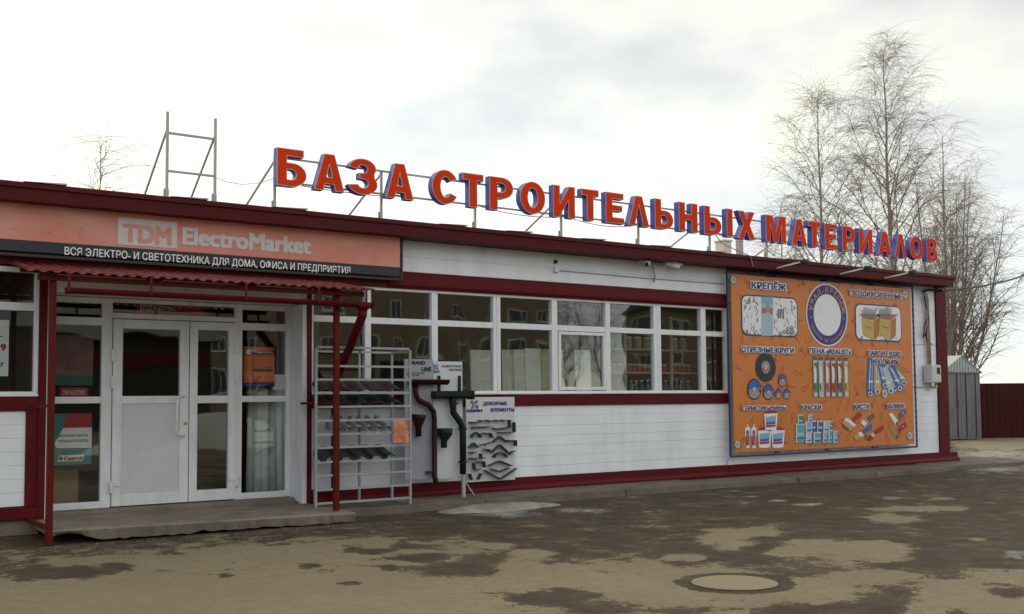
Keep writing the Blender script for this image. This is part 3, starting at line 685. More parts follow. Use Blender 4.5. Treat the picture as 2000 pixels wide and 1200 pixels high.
# empty steel support frame beside the letters
SF = thing('sign_support_frame', 'bare steel support frame on the roof left of the letters', 'frame', (3.7, -.22, 3.64))
for X_ in (3.42, 3.965):
    q = MB(); q.box(X_ - .014, X_ + .014, -.25, -.222, 3.63, 4.62); q.box(X_ - .028, X_ + .028, -.221, -.20, 3.63, 3.75); q.box(X_ - .05, X_ + .05, -.28, -.16, 3.634, 3.645); q.build('post', GALV, SF)
    q = MB(); q.bar((X_, -.22, 4.42), (X_ - .0, .9, 3.66), .02); q.build('brace', GALV, SF)
for z in (3.95, 4.38):
    q = MB(); q.bar((3.434, -.236, z), (3.951, -.236, z), .024); q.build('crossbar', GALV, SF)
q = MB(); q.tube(sag((3.98, -.24, 3.93), (4.64, -.3, 3.99), .07, 12, .004), .004, 5); tag(q.build('sign_cable', GREYM), 'thin cable sagging from the bare frame to the first roof letter', 'cable')

# chimney and vent on the roof
mb = MB(); x0, x1, z0, z1 = RC(1415, 1429, 468, 500, 1.2); mb.box(x0, x1, 1.2, 1.43, 3.6, z1 - .04); mb.box(x0 - .015, x1 + .015, 1.185, 1.445, z1 - .039, z1)
tag(mb.build('roof_vent_box', mat('pale_metal_box', (.62, .60, .56), .5), bevel=.01), 'pale square vent box on the roof behind the letter Ы', 'vent')
BRK = bpy.data.materials.new('grey_brick'); BRK.use_nodes = True; t = BRK.node_tree
bt = N(t, 'ShaderNodeTexBrick'); bt.inputs['Color1'].default_value = (.34, .33, .34, 1); bt.inputs['Color2'].default_value = (.27, .26, .28, 1); bt.inputs['Mortar'].default_value = (.5, .5, .49, 1); bt.inputs['Scale'].default_value = 4.5
tcn = N(t, 'ShaderNodeTexCoord'); mpn = N(t, 'ShaderNodeMapping'); mpn.inputs['Rotation'].default_value = (rad(90), 0, 0); t.links.new(tcn.outputs['Object'], mpn.inputs[0]); t.links.new(mpn.outputs[0], bt.inputs[0])
t.links.new(bt.outputs[0], t.nodes['Principled BSDF'].inputs['Base Color'])
mb = MB(); x0, x1, z0, z1 = RC(1443, 1452, 465, 500, 1.6); mb.box(x0, x1, 1.6, 1.68, 3.6, z1 - .03); mb.box(x0 - .01, x1 + .01, 1.59, 1.69, z1 - .029, z1 + .01)
tag(mb.build('brick_chimney', BRK, bevel=.004), 'small grey brick chimney on the roof behind the letter Х', 'chimney')

# ------------------------------------------------------------------ big orange poster on the right
YP = -.14
PO = thing('poster_board', 'large orange advertising board in a navy tube frame on the white wall', 'billboard', (14.8, YP, .4))
X0, X1, Z0, Z1 = 12.335, 17.21, .435, 3.405
mb = MB(); r_ = .018
mb.tube([(X0, YP, Z0), (X0, YP, Z1)], r_, 8); mb.tube([(X1, YP, Z0), (X1, YP, Z1)], r_, 8); mb.tube([(X0, YP, Z0), (X1, YP, Z0)], r_, 8); mb.tube([(X0, YP, Z1), (X1, YP, Z1)], r_, 8)
for x in (13.5, 14.8, 16.1):
    mb.box(x - .015, x + .015, YP + .02, -.003, Z1 - .03, Z1); mb.box(x - .015, x + .015, YP + .02, -.003, Z0, Z0 + .03)
mb.build('poster_frame', NAVY, PO)
OM = bpy.data.materials.new('orange_poster_vinyl'); OM.use_nodes = True; t = OM.node_tree; b = t.nodes['Principled BSDF']; b.inputs['Roughness'].default_value = .42
tcn = N(t, 'ShaderNodeTexCoord')
n1 = noise(1.3, 4, .6, tcn.outputs['Object'])
base = ramp(n1, (.3, (.56, .165, .026)), (.7, (.64, .205, .038)))
wv = N(t, 'ShaderNodeTexVoronoi'); wv.feature = 'SMOOTH_F1'; wv.inputs['Scale'].default_value = 4.2; wv.inputs['Randomness'].default_value = 1
dist = N(t, 'ShaderNodeMixRGB', blend_type='ADD'); dist.inputs[0].default_value = .22
nc = N(t, 'ShaderNodeTexNoise'); nc.inputs['Scale'].default_value = 7; nc.inputs['Detail'].default_value = 2; t.links.new(tcn.outputs['Object'], nc.inputs[0])
t.links.new(tcn.outputs['Object'], dist.inputs[1]); t.links.new(nc.outputs['Color'], dist.inputs[2]); t.links.new(dist.outputs[0], wv.inputs[0])
band_ = ramp(wv.outputs['Distance'], (.30, (0, 0, 0)), (.34, (1, 1, 1)), (.40, (1, 1, 1)), (.44, (0, 0, 0)))
msk = mix(1.0, band_, ramp(noise(3.1, 2, .5, tcn.outputs['Object']), (.42, (0, 0, 0)), (.52, (.9, .9, .9))), 'MULTIPLY')
t.links.new(mix(mix(1.0, msk, (.12, .12, .12), 'MULTIPLY'), base, (.52, .085, .02)), b.inputs['Base Color'])
px0, px1, pz0, pz1 = 12.415, 17.13, .49, 3.352
mb = MB(); mb.box(px0, px1, YP - .006, YP + .006, pz0, pz1); mb.build('poster_sheet', OM, PO)
mb = MB()
n = 26
for k in range(n):
    z = pz0 + .05 + (pz1 - pz0 - .1) * k / (n - 1)
    mb.tube([(X0, YP - .018, z - .05), (px0 + .02, YP - .009, z), (X0, YP - .018, z + .05)], .003, 4); mb.tube([(X1, YP - .018, z - .05), (px1 - .02, YP - .009, z), (X1, YP - .018, z + .05)], .003, 4)
n = 34
for k in range(n):
    x = px0 + .05 + (px1 - px0 - .1) * k / (n - 1)
    mb.tube([(x - .04, YP - .018, Z0), (x, YP - .009, pz0 + .02), (x + .04, YP - .018, Z0)], .003, 4)
mb.build('lacing', mat('pale_cord', (.45, .44, .46), .7), PO)
Y1 = YP - .010
def za(x, y): return (1410 + x / 6, 520 + y / 6)
def zb(x, y): return (1600 + x / 5.454, 520 + y / 5.454)
def zc(x, y): return (1410 + x / 5, 660 + y / 5)
def zd(x, y): return (1600 + x / 5, 660 + y / 5)
lay = {}
PICN = ['picture']; MIDX = ['white', 'navy', 'dkteal', 'grey', 'dgrey', 'sky', 'teal', 'blue', 'red', 'salmon', 'green', 'yellow', 'tan', 'olive', 'brown', 'cyanpale', 'boxor', 'purple', 'pale']
def L_(k): q = lay.setdefault(PICN[0], MB()); q.cur = MIDX.index(k); return q
def pic(name):
    n_ = 0; base = name
    while name in lay: n_ += 1; name = base + '#%d' % n_
    PICN[0] = name
def pell(mt, zf, cx, cy, rx, ry, lv=0, n=26):
    p_ = zf(cx, cy); l_ = zf(cx - rx, cy); r2 = zf(cx + rx, cy); t_ = zf(cx, cy - ry); b2 = zf(cx, cy + ry); y = Y1 - .003 * lv
    X_, Z_ = F(*p_, y); L_(mt).flat(ell(X_, Z_, (F(*r2, y)[0] - F(*l_, y)[0]) / 2, (F(*t_, y)[1] - F(*b2, y)[1]) / 2, n), y)
def ppoly(mt, zf, pts, lv=0):
    y = Y1 - .003 * lv; q = [F(*zf(*p_), y) for p_ in pts]
    ar = sum(q[k][0] * q[(k + 1) % len(q)][1] - q[(k + 1) % len(q)][0] * q[k][1] for k in range(len(q)))
    L_(mt).flat(q if ar > 0 else q[::-1], y)
def prect(mt, zf, l, r, t_, b_, lv=0): ppoly(mt, zf, [(l, b_), (r, b_), (r, t_), (l, t_)], lv)
def pline(mt, zf, pts, wd, lv=0):
    y = Y1 - .003 * lv; stroke(L_(mt), [F(*zf(*p_), y) for p_ in pts], wd, y)
C = {}
def pm(name, col): return C.setdefault(name, mat('print_' + name, col, .5, var=.08, vs=12))
pm('white', (.78, .79, .82)); pm('navy', (.022, .035, .26)); pm('dkteal', (.012, .024, .03)); pm('grey', (.30, .31, .33)); pm('dgrey', (.10, .10, .12)); pm('sky', (.20, .42, .58)); pm('teal', (.12, .36, .42)); pm('blue', (.02, .12, .42))
pm('red', (.36, .02, .03)); pm('salmon', (.48, .14, .10)); pm('green', (.02, .27, .08)); pm('yellow', (.52, .38, .09)); pm('tan', (.50, .33, .14)); pm('olive', (.30, .24, .10)); pm('brown', (.16, .06, .03)); pm('cyanpale', (.36, .52, .58)); pm('boxor', (.42, .16, .04)); pm('purple', (.15, .08, .28)); pm('pale', (.52, .54, .57))
# captions with white halo
caps = [('КРЕПЁЖ', 1468.5, 1535, 553, 565.5, .05), ('ГВОЗДИ УСИЛЕННЫЕ', 1660, 1761, 571, 580.5, .04), ('ОТРЕЗНЫЕ КРУГИ', 1449, 1550.5, 678.7, 689, .045), ('ПЕНА «REALIST»', 1581.6, 1662, 681.5, 691.5, .045), ('ПАРО И ГИДРО', 1696, 1761, 686.3, 694.5, .045), ('ИЗОЛЯЦИЯ', 1705, 1753.5, 702, 710.5, .045),
        ('ГЕРМЕТИК «PARMA»', 1451, 1536, 793.3, 800.6, .045), ('КРАСКИ', 1565.5, 1604, 791.3, 800.6, .05), ('КИСТИ', 1669, 1698, 789.8, 799.3, .05), ('ВАЛИКИ', 1732, 1765, 789, 798, .05)]
for s, l, r, t_, b_, bo in caps:
    halo, ink = MB(), MB()
    put_px(halo, s, l, r, t_, b_, Y1 - .012, .12); x0, x1, z0, z1 = RC(l, r, t_, b_, Y1 - .0115); g_ = (z1 - z0) * .10
    xw = x0
    for wd_ in s.split(' '):
        fr_a = s.index(wd_) / len(s); fr_b = (s.index(wd_) + len(wd_)) / len(s)
        halo.flat(rect(x0 + (x1 - x0) * fr_a - g_ * .3, x0 + (x1 - x0) * fr_b + g_ * .3, z0 - g_ * .4, z1 + g_ * .4), Y1 - .0115)
    put_px(ink, s, l, r, t_, b_, Y1 - .019, .03)
    ho = halo.build('caption', WPRINT, PO); ink.build('lettering', BPRINT, ho)
# small darker tool doodles printed all over the sheet
DO = mat('darker_orange_print', (.47, .095, .018), .5, var=.1); dq = MB(); rd = random.Random(31)
def dl(cx, cz, a, pts, wd):
    c_, s_ = math.cos(a), math.sin(a); stroke(dq, [(cx + p_[0] * c_ - p_[1] * s_, cz + p_[0] * s_ + p_[1] * c_) for p_ in pts], wd, Y1 + .002)
for iz in range(10):
    for ix in range(14):
        cx = px0 + .2 + ix * .335 + (.16 if iz % 2 else 0) + rd.uniform(-.05, .05); cz = pz0 + .17 + iz * .285 + rd.uniform(-.05, .05); a = rd.uniform(0, 6.28); kd = rd.randrange(4)
        if cx > px1 - .15: continue
        if kd == 0: dl(cx, cz, a, ell(0, .05, .05, .05, 9, 250, -70), .014); dl(cx, cz, a, [(-.02, 0), (-.02, -.10), (.02, -.10), (.02, 0)], .014)
        elif kd == 1: dl(cx, cz, a, [(0, -.11), (0, .07)], .028); dl(cx, cz, a, [(-.06, .075), (.06, .075)], .038)
        elif kd == 2: dl(cx, cz, a, [(-.03, -.10), (.03, -.10), (.03, .04), (-.03, .04), (-.03, -.10)], .013); dl(cx, cz, a, [(0, .04), (0, .12)], .016)
        else: dl(cx, cz, a, [(-.09, 0), (.03, 0)], .022); dl(cx, cz, a, ell(.07, 0, .04, .04, 10, 0, 330), .014)
dq.build('tool_doodles', DO, PO)
# framed picture of fasteners
def framed(l, r, t_, b_):
    x0, x1, z0, z1 = RC(l, r, t_, b_, Y1)
    L_('navy').flat(rrect(x0, x1, z0, z1, .13), Y1 - .001); L_('white').flat(rrect(x0 + .025, x1 - .025, z0 + .025, z1 - .025, .11), Y1 - .004)
    return x0, x1, z0, z1
pic('fastener_picture'); framed(1447.5, 1558, 578.5, 657.5)
prect('cyanpale', za, 463, 600, 362, 818, 2); prect('sky', za, 463, 600, 360, 440, 2.4); prect('salmon', za, 470, 520, 490, 555, 3); prect('grey', za, 525, 560, 420, 540, 3); prect('salmon', za, 560, 597, 490, 565, 3)
R_ = random.Random(11)
for k in range(70):
    zone = R_.choice([(245, 450, 350, 790), (612, 870, 385, 800)])
    x = R_.uniform(zone[0], zone[1]); y = R_.uniform(zone[2], zone[3]); an = R_.choice([80, 85, 95, 60, 120, 45]); Ln = R_.uniform(18, 46) if y < 600 else R_.uniform(25, 70)
    x2 = min(max(x + Ln * math.cos(rad(an)) * .7, zone[0]), zone[1]); y2 = min(y + Ln * math.sin(rad(an)), zone[3] + 15)
    pline(R_.choice(['dgrey', 'grey', 'dgrey']), za, [(x, y), (x2, y2)], R_.uniform(.008, .018), 2 + .02 * k)
    pell('grey', za, x, y, R_.uniform(5, 8), R_.uniform(4, 7), 3.5, 8)
for x, y in ((775, 735), (820, 725), (775, 780), (820, 770), (735, 770), (690, 790), (312, 420), (820, 805)):
    pell('dgrey', za, x, y, 19, 21, 4, 14); pell('white', za, x, y, 9, 10, 5, 12)
for x in (665, 690, 722): pline('dgrey', za, [(x, 500), (x - 2, 610)], .028, 4.5)
# box of nails picture
pic('nail_box_picture'); framed(1670, 1760.4, 595.5, 667)
for bx in (0, 178):
    ppoly('boxor', zb, [(430 + bx, 508), (470 + bx, 560), (585 + bx, 580), (665 + bx, 515)], 2)
    for k in range(16):
        x = 455 + bx + k * 11 * (1 if bx == 0 else .88); pline('grey' if k % 2 else 'dgrey', zb, [(x, 430 + R_.uniform(0, 45)), (500 + bx + (k - 4) * 7, 560)], .012, 2.5 + .02 * k)
    ppoly('yellow', zb, [(455 + bx, 548), (580 + bx, 585), (588 + bx, 792), (470 + bx, 735)], 3.2); ppoly('boxor', zb, [(580 + bx, 585), (642 + bx, 545), (638 + bx, 740), (588 + bx, 792)], 3.2)
    pline('olive', zb, [(485 + bx, 640), (565 + bx, 662)], .03, 4)
for k in range(26):
    x = R_.uniform(410, 840); y = R_.uniform(735, 785); pline(R_.choice(['dgrey', 'navy', 'grey']), zb, [(x, y), (x + R_.uniform(-35, 35), y + R_.uniform(-12, 12))], .014, 2.6 + .02 * k)
# round emblem
ex, ez = F(1615.3, 615.6, Y1); er = (F(1615.3, 554.3, Y1)[1] - F(1615.3, 677, Y1)[1]) / 2
pic('emblem'); L_('white').flat(ell(ex, ez, er, er, 56), Y1 - .002); L_('navy').flat(ell(ex, ez, er * .95, er * .95, 56), Y1 - .005); L_('white').flat(ell(ex, ez, er * .66, er * .66, 48), Y1 - .008)
def ring_text(mb, body, a0, a1, r, hgt, wch, y, bold, inward=False):
    n = len(body)
    for k, ch in enumerate(body):
        if ch == ' ': continue
        a = rad(a0 + (a1 - a0) * k / (n - 1)); vs, fs = text_geo(ch)
        cx = (min(v[0] for v in vs) + max(v[0] for v in vs)) / 2
        ux, uz = (math.sin(a), -math.cos(a)) if not inward else (-math.sin(a), math.cos(a)); rx_, rz_ = (math.cos(a), math.sin(a)) if not inward else (-math.cos(a), -math.sin(a))
        ox, oz = ex + math.cos(a) * r, ez + math.sin(a) * r
        for kk, (bx_, bz_) in enumerate(shifts(bold)): mb.add([(ox + ux * (v[0] - cx + bx_) * wch + rx_ * (v[1] + bz_) * hgt / CAPH, y - .0003 * kk, oz + uz * (v[0] - cx + bx_) * wch + rz_ * (v[1] + bz_) * hgt / CAPH) for v in vs], fs)
mb = MB(); ring_text(mb, 'УРАЛ-КРЕПЁЖ', 166, 14, er * .71, er * .18, er * .27, Y1 - .011, .04)
ring_text(mb, 'креплeниe профeссионально'.replace('е', 'e'), 205, 335, er * .87, er * .12, er * .14, Y1 - .011, .02, True)
for a in (187, 353): mb.flat(ell(ex + er * .8 * math.cos(rad(a)), ez + er * .8 * math.sin(rad(a)), er * .035, er * .035, 12), Y1 - .011)
mb.build('emblem_lettering', pm('emb', (.50, .22, .10)), PO)
# cutting discs
pic('cutting_disc'); pell('dkteal', zc, 428, 288, 99, 143, 1, 40); pell('grey', zc, 428, 288, 42, 62, 2); ppoly('salmon', zc, [(388, 290), (468, 290), (460, 320), (395, 320)], 3); pell('white', zc, 428, 285, 14, 20, 4); pell('dkteal', zc, 428, 285, 7, 10, 5)
for cx, cy, rx, ry in ((317, 503, 69, 105), (455, 530, 54, 78), (592, 417, 42, 63), (553, 548, 33, 53), (634, 550, 34, 54)):
    pic('cutting_disc'); pell('dkteal', zc, cx, cy, rx, ry, 1); pell('blue', zc, cx, cy - ry * .3, rx * .8, ry * .55, 2); pell('grey', zc, cx, cy + ry * .38, rx * .76, ry * .48, 3); pline('salmon', zc, [(cx - rx * .9, cy + ry * .1), (cx + rx * .9, cy - ry * .05)], .03, 4)
    pell('white', zc, cx, cy, rx * .2, ry * .18, 5); pell('dkteal', zc, cx, cy, rx * .09, ry * .08, 6)
# foam cans
for k, (cx, mt) in enumerate(((1592.3, 'green'), (1603.5, 'cyanpale'), (1616.2, 'salmon'), (1627.4, 'red'), (1640, 'dgrey'), (1652.8, 'yellow'))):
    pic('foam_can_picture'); f_ = lambda x, y: (x, y)
    dy = k * .3; l, r = cx - 4.6, cx + 4.9
    prect('dgrey', f_, cx - 4, cx + 3.5, 697 + dy, 706 + dy, 1)
    ppoly(mt, f_, [(l - .5, 704 + dy), (r - .5, 704 + dy), (r + 1.6, 776 + dy * .3), (l + 1.6, 776 + dy * .3)], 2)
    pline('dgrey', f_, [(r - .6, 706), (r + 1.2, 775)], .014, 2.2); pline('pale', f_, [(l + 1.6, 708), (l + 3.4, 774)], .016, 2.2); prect('pale', f_, cx - 4, cx + 3.8, 704 + dy, 709 + dy, 2.5); prect('pale', f_, cx - 2.6, cx + 4.6, 767, 775, 2.7)
    pline('white', f_, [(cx - 1, 716), (cx + .5, 748)], .05, 3); pline('pale', f_, [(cx + 2, 720), (cx + 2.6, 740)], .03, 3.2); pline('dgrey', f_, [(cx - 1.5, 750), (cx, 763)], .03, 3.4)
# rolls of membrane
for k, (tx, ty, bx, by, mt, wd) in enumerate(((805, 290, 830, 440, 'olive', .20), (510, 200, 500, 545, 'blue', .20), (570, 250, 570, 520, 'tan', .21), (670, 250, 740, 490, 'tan', .15), (600, 255, 645, 460, 'blue', .20), (640, 280, 700, 515, 'cyanpale', .16), (700, 270, 790, 490, 'blue', .20))):
    pic('membrane_roll_picture'); tx = min(tx, 760)
    pline(mt, zd, [(tx, ty), (bx, by)], wd, 1 + k * .3); pline('pale', zd, [(tx - 8, ty + 20), (bx - 12, by - 40)], .03, 1.1 + k * .3); pline('pale', zd, [(tx + 9, ty + 30), (bx + 14, by - 30)], .018, 1.12 + k * .3)
    pell(mt, zd, bx, by, 31, 36, 1.15 + k * .3, 18); pell('pale', zd, bx, by + 4, 22, 27, 1.18 + k * .3, 16); pell('navy', zd, bx, by + 5, 11, 15, 1.2 + k * .3, 14); pline('white', zd, [((tx + 2 * bx) / 3 - 20, (ty + 2 * by) / 3), ((tx + 2 * bx) / 3 + 20, (ty + 2 * by) / 3)], .03, 1.25 + k * .3)
pic('membrane_roll_picture'); pell('pale', zd, 640, 545, 26, 42, 4, 16); pell('teal', zd, 640, 545, 13, 20, 4.5, 12)
# sealant tubes and buckets
for x in (253, 313):
    pic('sealant_tube_picture'); ppoly('white', zc, [(x - 4, 845), (x + 4, 845), (x + 7, 870), (x + 26, 885), (x + 22, 960), (x + 14, 965), (x + 18, 1075), (x - 14, 1080), (x - 14, 965), (x - 26, 960), (x - 28, 885), (x - 7, 870)], 1)
    ppoly('purple', zc, [(x - 14, 905), (x + 12, 905), (x + 14, 1050), (x - 12, 1050)], 2); pline('salmon', zc, [(x - 8, 930), (x + 6, 1030)], .03, 3)
for x, y in ((478, 735), (417, 900), (548, 900)):
    pic('bucket_picture'); pell('red', zc, x, y - 2, 62, 26, 1); ppoly('white', zc, [(x - 66, y + 8), (x + 66, y + 2), (x + 54, y + 168), (x, y + 178), (x - 54, y + 172)], 2)
    ppoly('sky', zc, [(x - 50, y + 40), (x + 50, y + 25), (x + 48, y + 90), (x - 46, y + 100)], 3); pline('blue', zc, [(x - 44, y + 104), (x + 44, y + 94)], .04, 4); ppoly('red', zc, [(x - 48, y + 120), (x + 48, y + 112), (x + 45, y + 132), (x - 46, y + 140)], 3.5)
# paint bottles and cans
for k, (l, r, t_, b_, mt) in enumerate(((840, 892, 755, 825, 'sky'), (735, 797, 755, 860, 'green'), (815, 880, 820, 935, 'sky'), (868, 922, 815, 930, 'blue'), (926, 988, 815, 930, 'purple'), (990, 1050, 815, 925, 'cyanpale'), (1040, 1085, 815, 900, 'olive'), (720, 812, 845, 1028, 'teal'), (818, 882, 930, 1030, 'pale'), (893, 972, 925, 1035, 'teal'), (985, 1035, 920, 1030, 'sky'), (1036, 1083, 905, 1030, 'teal'), (1086, 1136, 915, 1030, 'sky'))):
    pic('paint_picture'); prect(mt, zc, l, r, t_, b_, 1 + k * .25); prect('pale', zc, l + 2, r - 2, t_ - 6, t_ + 8, 1.1 + k * .25); pline('white', zc, [(l + 10, t_ + 12), (l + 10, b_ - 4)], .02, 1.12 + k * .25); pline('navy', zc, [(r - 2, t_ + 8), (r - 2, b_)], .012, 1.12 + k * .25); prect('cyanpale', zc, l + 8, r - 8, t_ + (b_ - t_) * .45, t_ + (b_ - t_) * .62, 1.15 + k * .25); pline('navy', zc, [(l + 12, t_ + (b_ - t_) * .75), (r - 12, t_ + (b_ - t_) * .74)], .018, 1.2 + k * .25)
# brushes and rollers
def brush(h0, h1, hm, head, tip, mts):
    pic('brush_picture'); pline(hm, zd, [h0, h1], .085, 1); ppoly(mts[0], zd, head, 2); ppoly(mts[1], zd, tip, 2.4)
brush((330, 805), (412, 742), 'red', [(240, 800), (275, 780), (358, 850), (345, 870)], [(240, 800), (345, 870), (295, 915), (222, 835)], ('white', 'tan')); ppoly('dgrey', zd, [(228, 840), (290, 885), (296, 914), (240, 872)], 3)
brush((470, 810), (540, 755), 'dgrey', [(430, 795), (455, 785), (490, 820), (470, 838)], [(430, 795), (470, 838), (440, 866), (405, 828)], ('grey', 'white'))
brush((420, 930), (520, 862), 'blue', [(380, 930), (415, 915), (435, 955), (405, 970)], [(380, 930), (405, 970), (368, 1008), (335, 965)], ('white', 'tan'))
brush((540, 930), (630, 872), 'red', [(500, 945), (525, 925), (552, 955), (530, 975)], [(500, 945), (530, 975), (495, 1012), (463, 985)], ('pale', 'brown'))
for dx, dy, mt, hm in ((0, 0, 'white', 'purple'), (0, 130, 'olive', 'red')):
    pic('roller_picture'); ppoly(mt, zd, [(680, 745 + dy), (712, 732 + dy), (777, 825 + dy), (748, 858 + dy)], 1); pell('dgrey', zd, 762, 838 + dy, 14, 20, 1.5, 14); pline('dgrey', zd, [(762, 838 + dy), (795, 805 + dy), (780, 775 + dy)], .018, 1.8); pline(hm, zd, [(785, 765 + dy), (850, 712 + dy)], .10, 2); pell('pale', zd, 822, 735 + dy, 7, 9, 3, 10)
# corner grommets
for zf, x, y, s in ((za, 135, 160, 1.2), (zb, 915, 305, 1.05), (zc, 152, 1042, 1), (zd, 885, 957, 1)):
    pic('grommet'); pell('dgrey', zf, x, y, 29 * s, 43 * s, 1, 20); pell('pale', zf, x, y, 25 * s, 38 * s, 2, 20); pell('teal', zf, x, y, 11 * s, 17 * s, 3, 12)
for nm, q in lay.items(): q.build(nm.split('#')[0], [C[k] for k in MIDX], PO)

# lamps on arms over the board
for k, (X_, lab) in enumerate(((13.281, 'thin lamp arm over the caption above the fastener picture, left of three'), (14.876, 'thin lamp arm over the round emblem, middle of three'), (16.104, 'thin lamp arm at the roof corner over the nail box picture, right of three'))):
    a_ = thing('floodlight', lab, 'lamp', (X_, -.14, 3.44), 'lamps on arms over the orange board')
    q = MB(); q.bar((X_, -.02, 3.445), (X_, -.86, 3.525), .026); q.build('arm', mat('white_arm', (.6, .6, .58), .45), a_)
    q = MB(); q.box(X_ - .05, X_ + .06, -.96, -.86, 3.49, 3.55); q.box(X_ - .04, X_ + .05, -.95, -.87, 3.462, 3.489); q.build('lamp_head', DARK, a_, bevel=.01)
    q = MB(); q.tube([(X_ + .02, -.94, 3.53), (X_ + .05, -.95, 3.57), (X_, -.86, 3.545), (X_, -.5, 3.47), (X_ + .02, -.16, 3.42)], .006, 5); q.build('cable', DARK, a_)
mb = MB(); pts = []
for k in range(46):
    X_ = 13.0 + 3.4 * k / 45; pts.append((X_, -.17 + .01 * math.sin(k * 1.3), 3.43 - .025 * abs(math.sin(k * .55)) - .02 * math.sin(k * .23)))
mb.tube(pts, .011, 6)
for X_ in (13.3, 14.1, 14.4, 15.1): mb.tube([(X_ + .09 * math.cos(t_ * .7), -.185, 3.40 + .045 * math.sin(t_ * .7)) for t_ in range(10)], .008, 5)
tag(mb.build('lamp_wiring', DARK), 'tangled black cable along the top edge of the orange board', 'cable')

# ------------------------------------------------------------------ small fittings on the wall
def camera_unit(name, lab, X_, Y_, dr, z=3.30):
    c_ = thing(name, lab, 'security camera', (X_, Y_, z), 'security cameras under the roof edge')
    d = Vector(dr).normalized(); p_ = Vector((X_, Y_, z))
    q = MB(); q.tube([p_ - d * .10, p_ - d * .09, p_ + d * .12, p_ + d * .125], [.02, .036, .036, .033], 14); q.bar(p_ - d * .05 + Vector((0, 0, .04)), p_ + d * .17 + Vector((0, 0, .045)), .075, .008); q.build('housing', PVC, c_, smooth=False)
    q = MB(); q.tube([p_ + d * .1255, p_ + d * .135], [.032, .03], 14); q.build('lens', DARK, c_)
    q = MB(); q.tube([(X_, Y_, z + .03), (X_ + .0, Y_ + .03, z + .10), (X_, -.06, 3.42)], .015, 8); q.box(X_ - .04, X_ + .04, -.09, -.02, 3.39, 3.46); q.build('bracket', PVC, c_)
x_, z_ = F(1266, 515, -.2); camera_unit('security_camera', 'white bullet camera pointing left under the roof edge', x_, -.2, (-.75, -.6, -.25), z_)
x_, z_ = F(1312, 517, -.2); camera_unit('security_camera', 'white bullet camera pointing right toward the orange board', x_, -.2, (.85, -.45, -.3), z_)
mb = MB(); mb.tube([F(1276, 505, -.1)[:1] + (-.1,) + F(1276, 505, -.1)[1:]] + [(F(a_, b_, -.06)[0], -.06, F(a_, b_, -.06)[1]) for a_, b_ in ((1274, 515), (1276, 528), (1279, 540), (1277, 551))], .014, 6)
tag(mb.build('loose_cable', GREYM, smooth=True), 'grey cable end hanging on the white wall between two security cameras', 'cable')
mb = MB(); x_, z_ = F(1085, 527); mb.box(x_ - .04, x_ + .04, -.05, -.003, z_ - .04, z_ + .04); tag(mb.build('junction_box', PVC, bevel=.006), 'tiny white junction box on the white wall above the window strip', 'box')
mb = MB(); x2, z2 = F(1084, 512); mb.tube([(x2, .0, z2), (x2, -.035, z2)], [.03, .026], 12); tag(mb.build('wall_sensor', DARK), 'small black round sensor on the white wall above the junction box', 'sensor')
mb = MB(); x3, z3 = F(1412, 555); mb.tube([(x_ + .04, -.012, z_ - .01), ((x_ + x3) / 2, -.012, (z_ + z3) / 2 - .015), (x3, -.012, z3)], .006, 5); tag(mb.build('wall_cable', GREYM), 'thin grey cable running along the wall from junction box to orange board', 'cable')
# meter cabinet
MC = thing('meter_cabinet', 'light grey electric meter cabinet on the wall by the red corner post', 'meter box', (F(1826, 730, -.1)[0], -.1, 1.6))
x0, x1, z0, z1 = RC(1819, 1838.5, 713, 748, -.2)
mb = MB(); mb.box(x0, x1, -.19, -.031, z0, z1); mb.build('cabinet_body', mat('cabinet_grey', (.55, .57, .56), .45, var=.05), MC, bevel=.012)
mb = MB(); mb.box(x0 + .012, x1 - .012, -.205, -.191, z0 + .012, z1 - .012); d_ = mb.build('cabinet_door', mat('cabinet_grey', (.55, .57, .56)), MC, bevel=.004)
mb = MB(); mb.box(x0 + .17, x0 + .27, -.209, -.206, z1 - .17, z1 - .05); mb.build('meter_window', DARK, d_)
mb = MB(); mb.box(x1 - .05, x1 - .035, -.212, -.206, (z0 + z1) / 2 - .02, (z0 + z1) / 2 + .01); mb.build('cabinet_lock', REDP, d_)
mb = MB()
for k in range(2): mb.tube([(x0 + .13 + .06 * k, -.06, z1 - .01), (x0 + .13 + .06 * k, -.05, z1 + .8), (x0 + .12 + .06 * k, -.05, 3.2), (x0 + .05 + .06 * k, -.06, 3.31)], .022, 8)
mb.tube([(x0 + .1, -.1, z0), (x0 + .12, -.1, z0 - .08), (x0 + .25, -.1, z0 - .09), (x0 + .3, -.1, z0)], .025, 8); mb.build('conduit', mat('beige_conduit', (.36, .31, .23), .6), MC, smooth=True)
mb = MB(); yw = -.06
mb.tube([(F(a_, b_, yw)[0], yw, F(a_, b_, yw)[1]) for a_, b_ in ((1803, 570), (1806, 571), (1806, 583), (1809, 600), (1813, 620), (1812, 635), (1807, 655), (1804, 660), (1805, 640), (1811, 622), (1813, 630), (1808, 652), (1810, 667), (1820, 673))], .012, 6)
mb.tube([(F(a_, b_, yw)[0], yw, F(a_, b_, yw)[1]) for a_, b_ in ((1803, 570), (1815, 566), (1828, 567), (1838, 565))], .022, 6)
tag(mb.build('hanging_cable', DARK, smooth=True), 'looped black cable hanging on the white wall beside the orange board', 'cable')
mb = MB(); a_ = F(1838, 567, -.1); b_ = F(2060, 505, 9.)
mb.tube(sag((a_[0], -.1, a_[1]), (b_[0], 9, b_[1]), .25, 16), .025, 6); tag(mb.build('overhead_cable', DARK), 'black overhead supply cable leaving the right roof corner', 'cable')

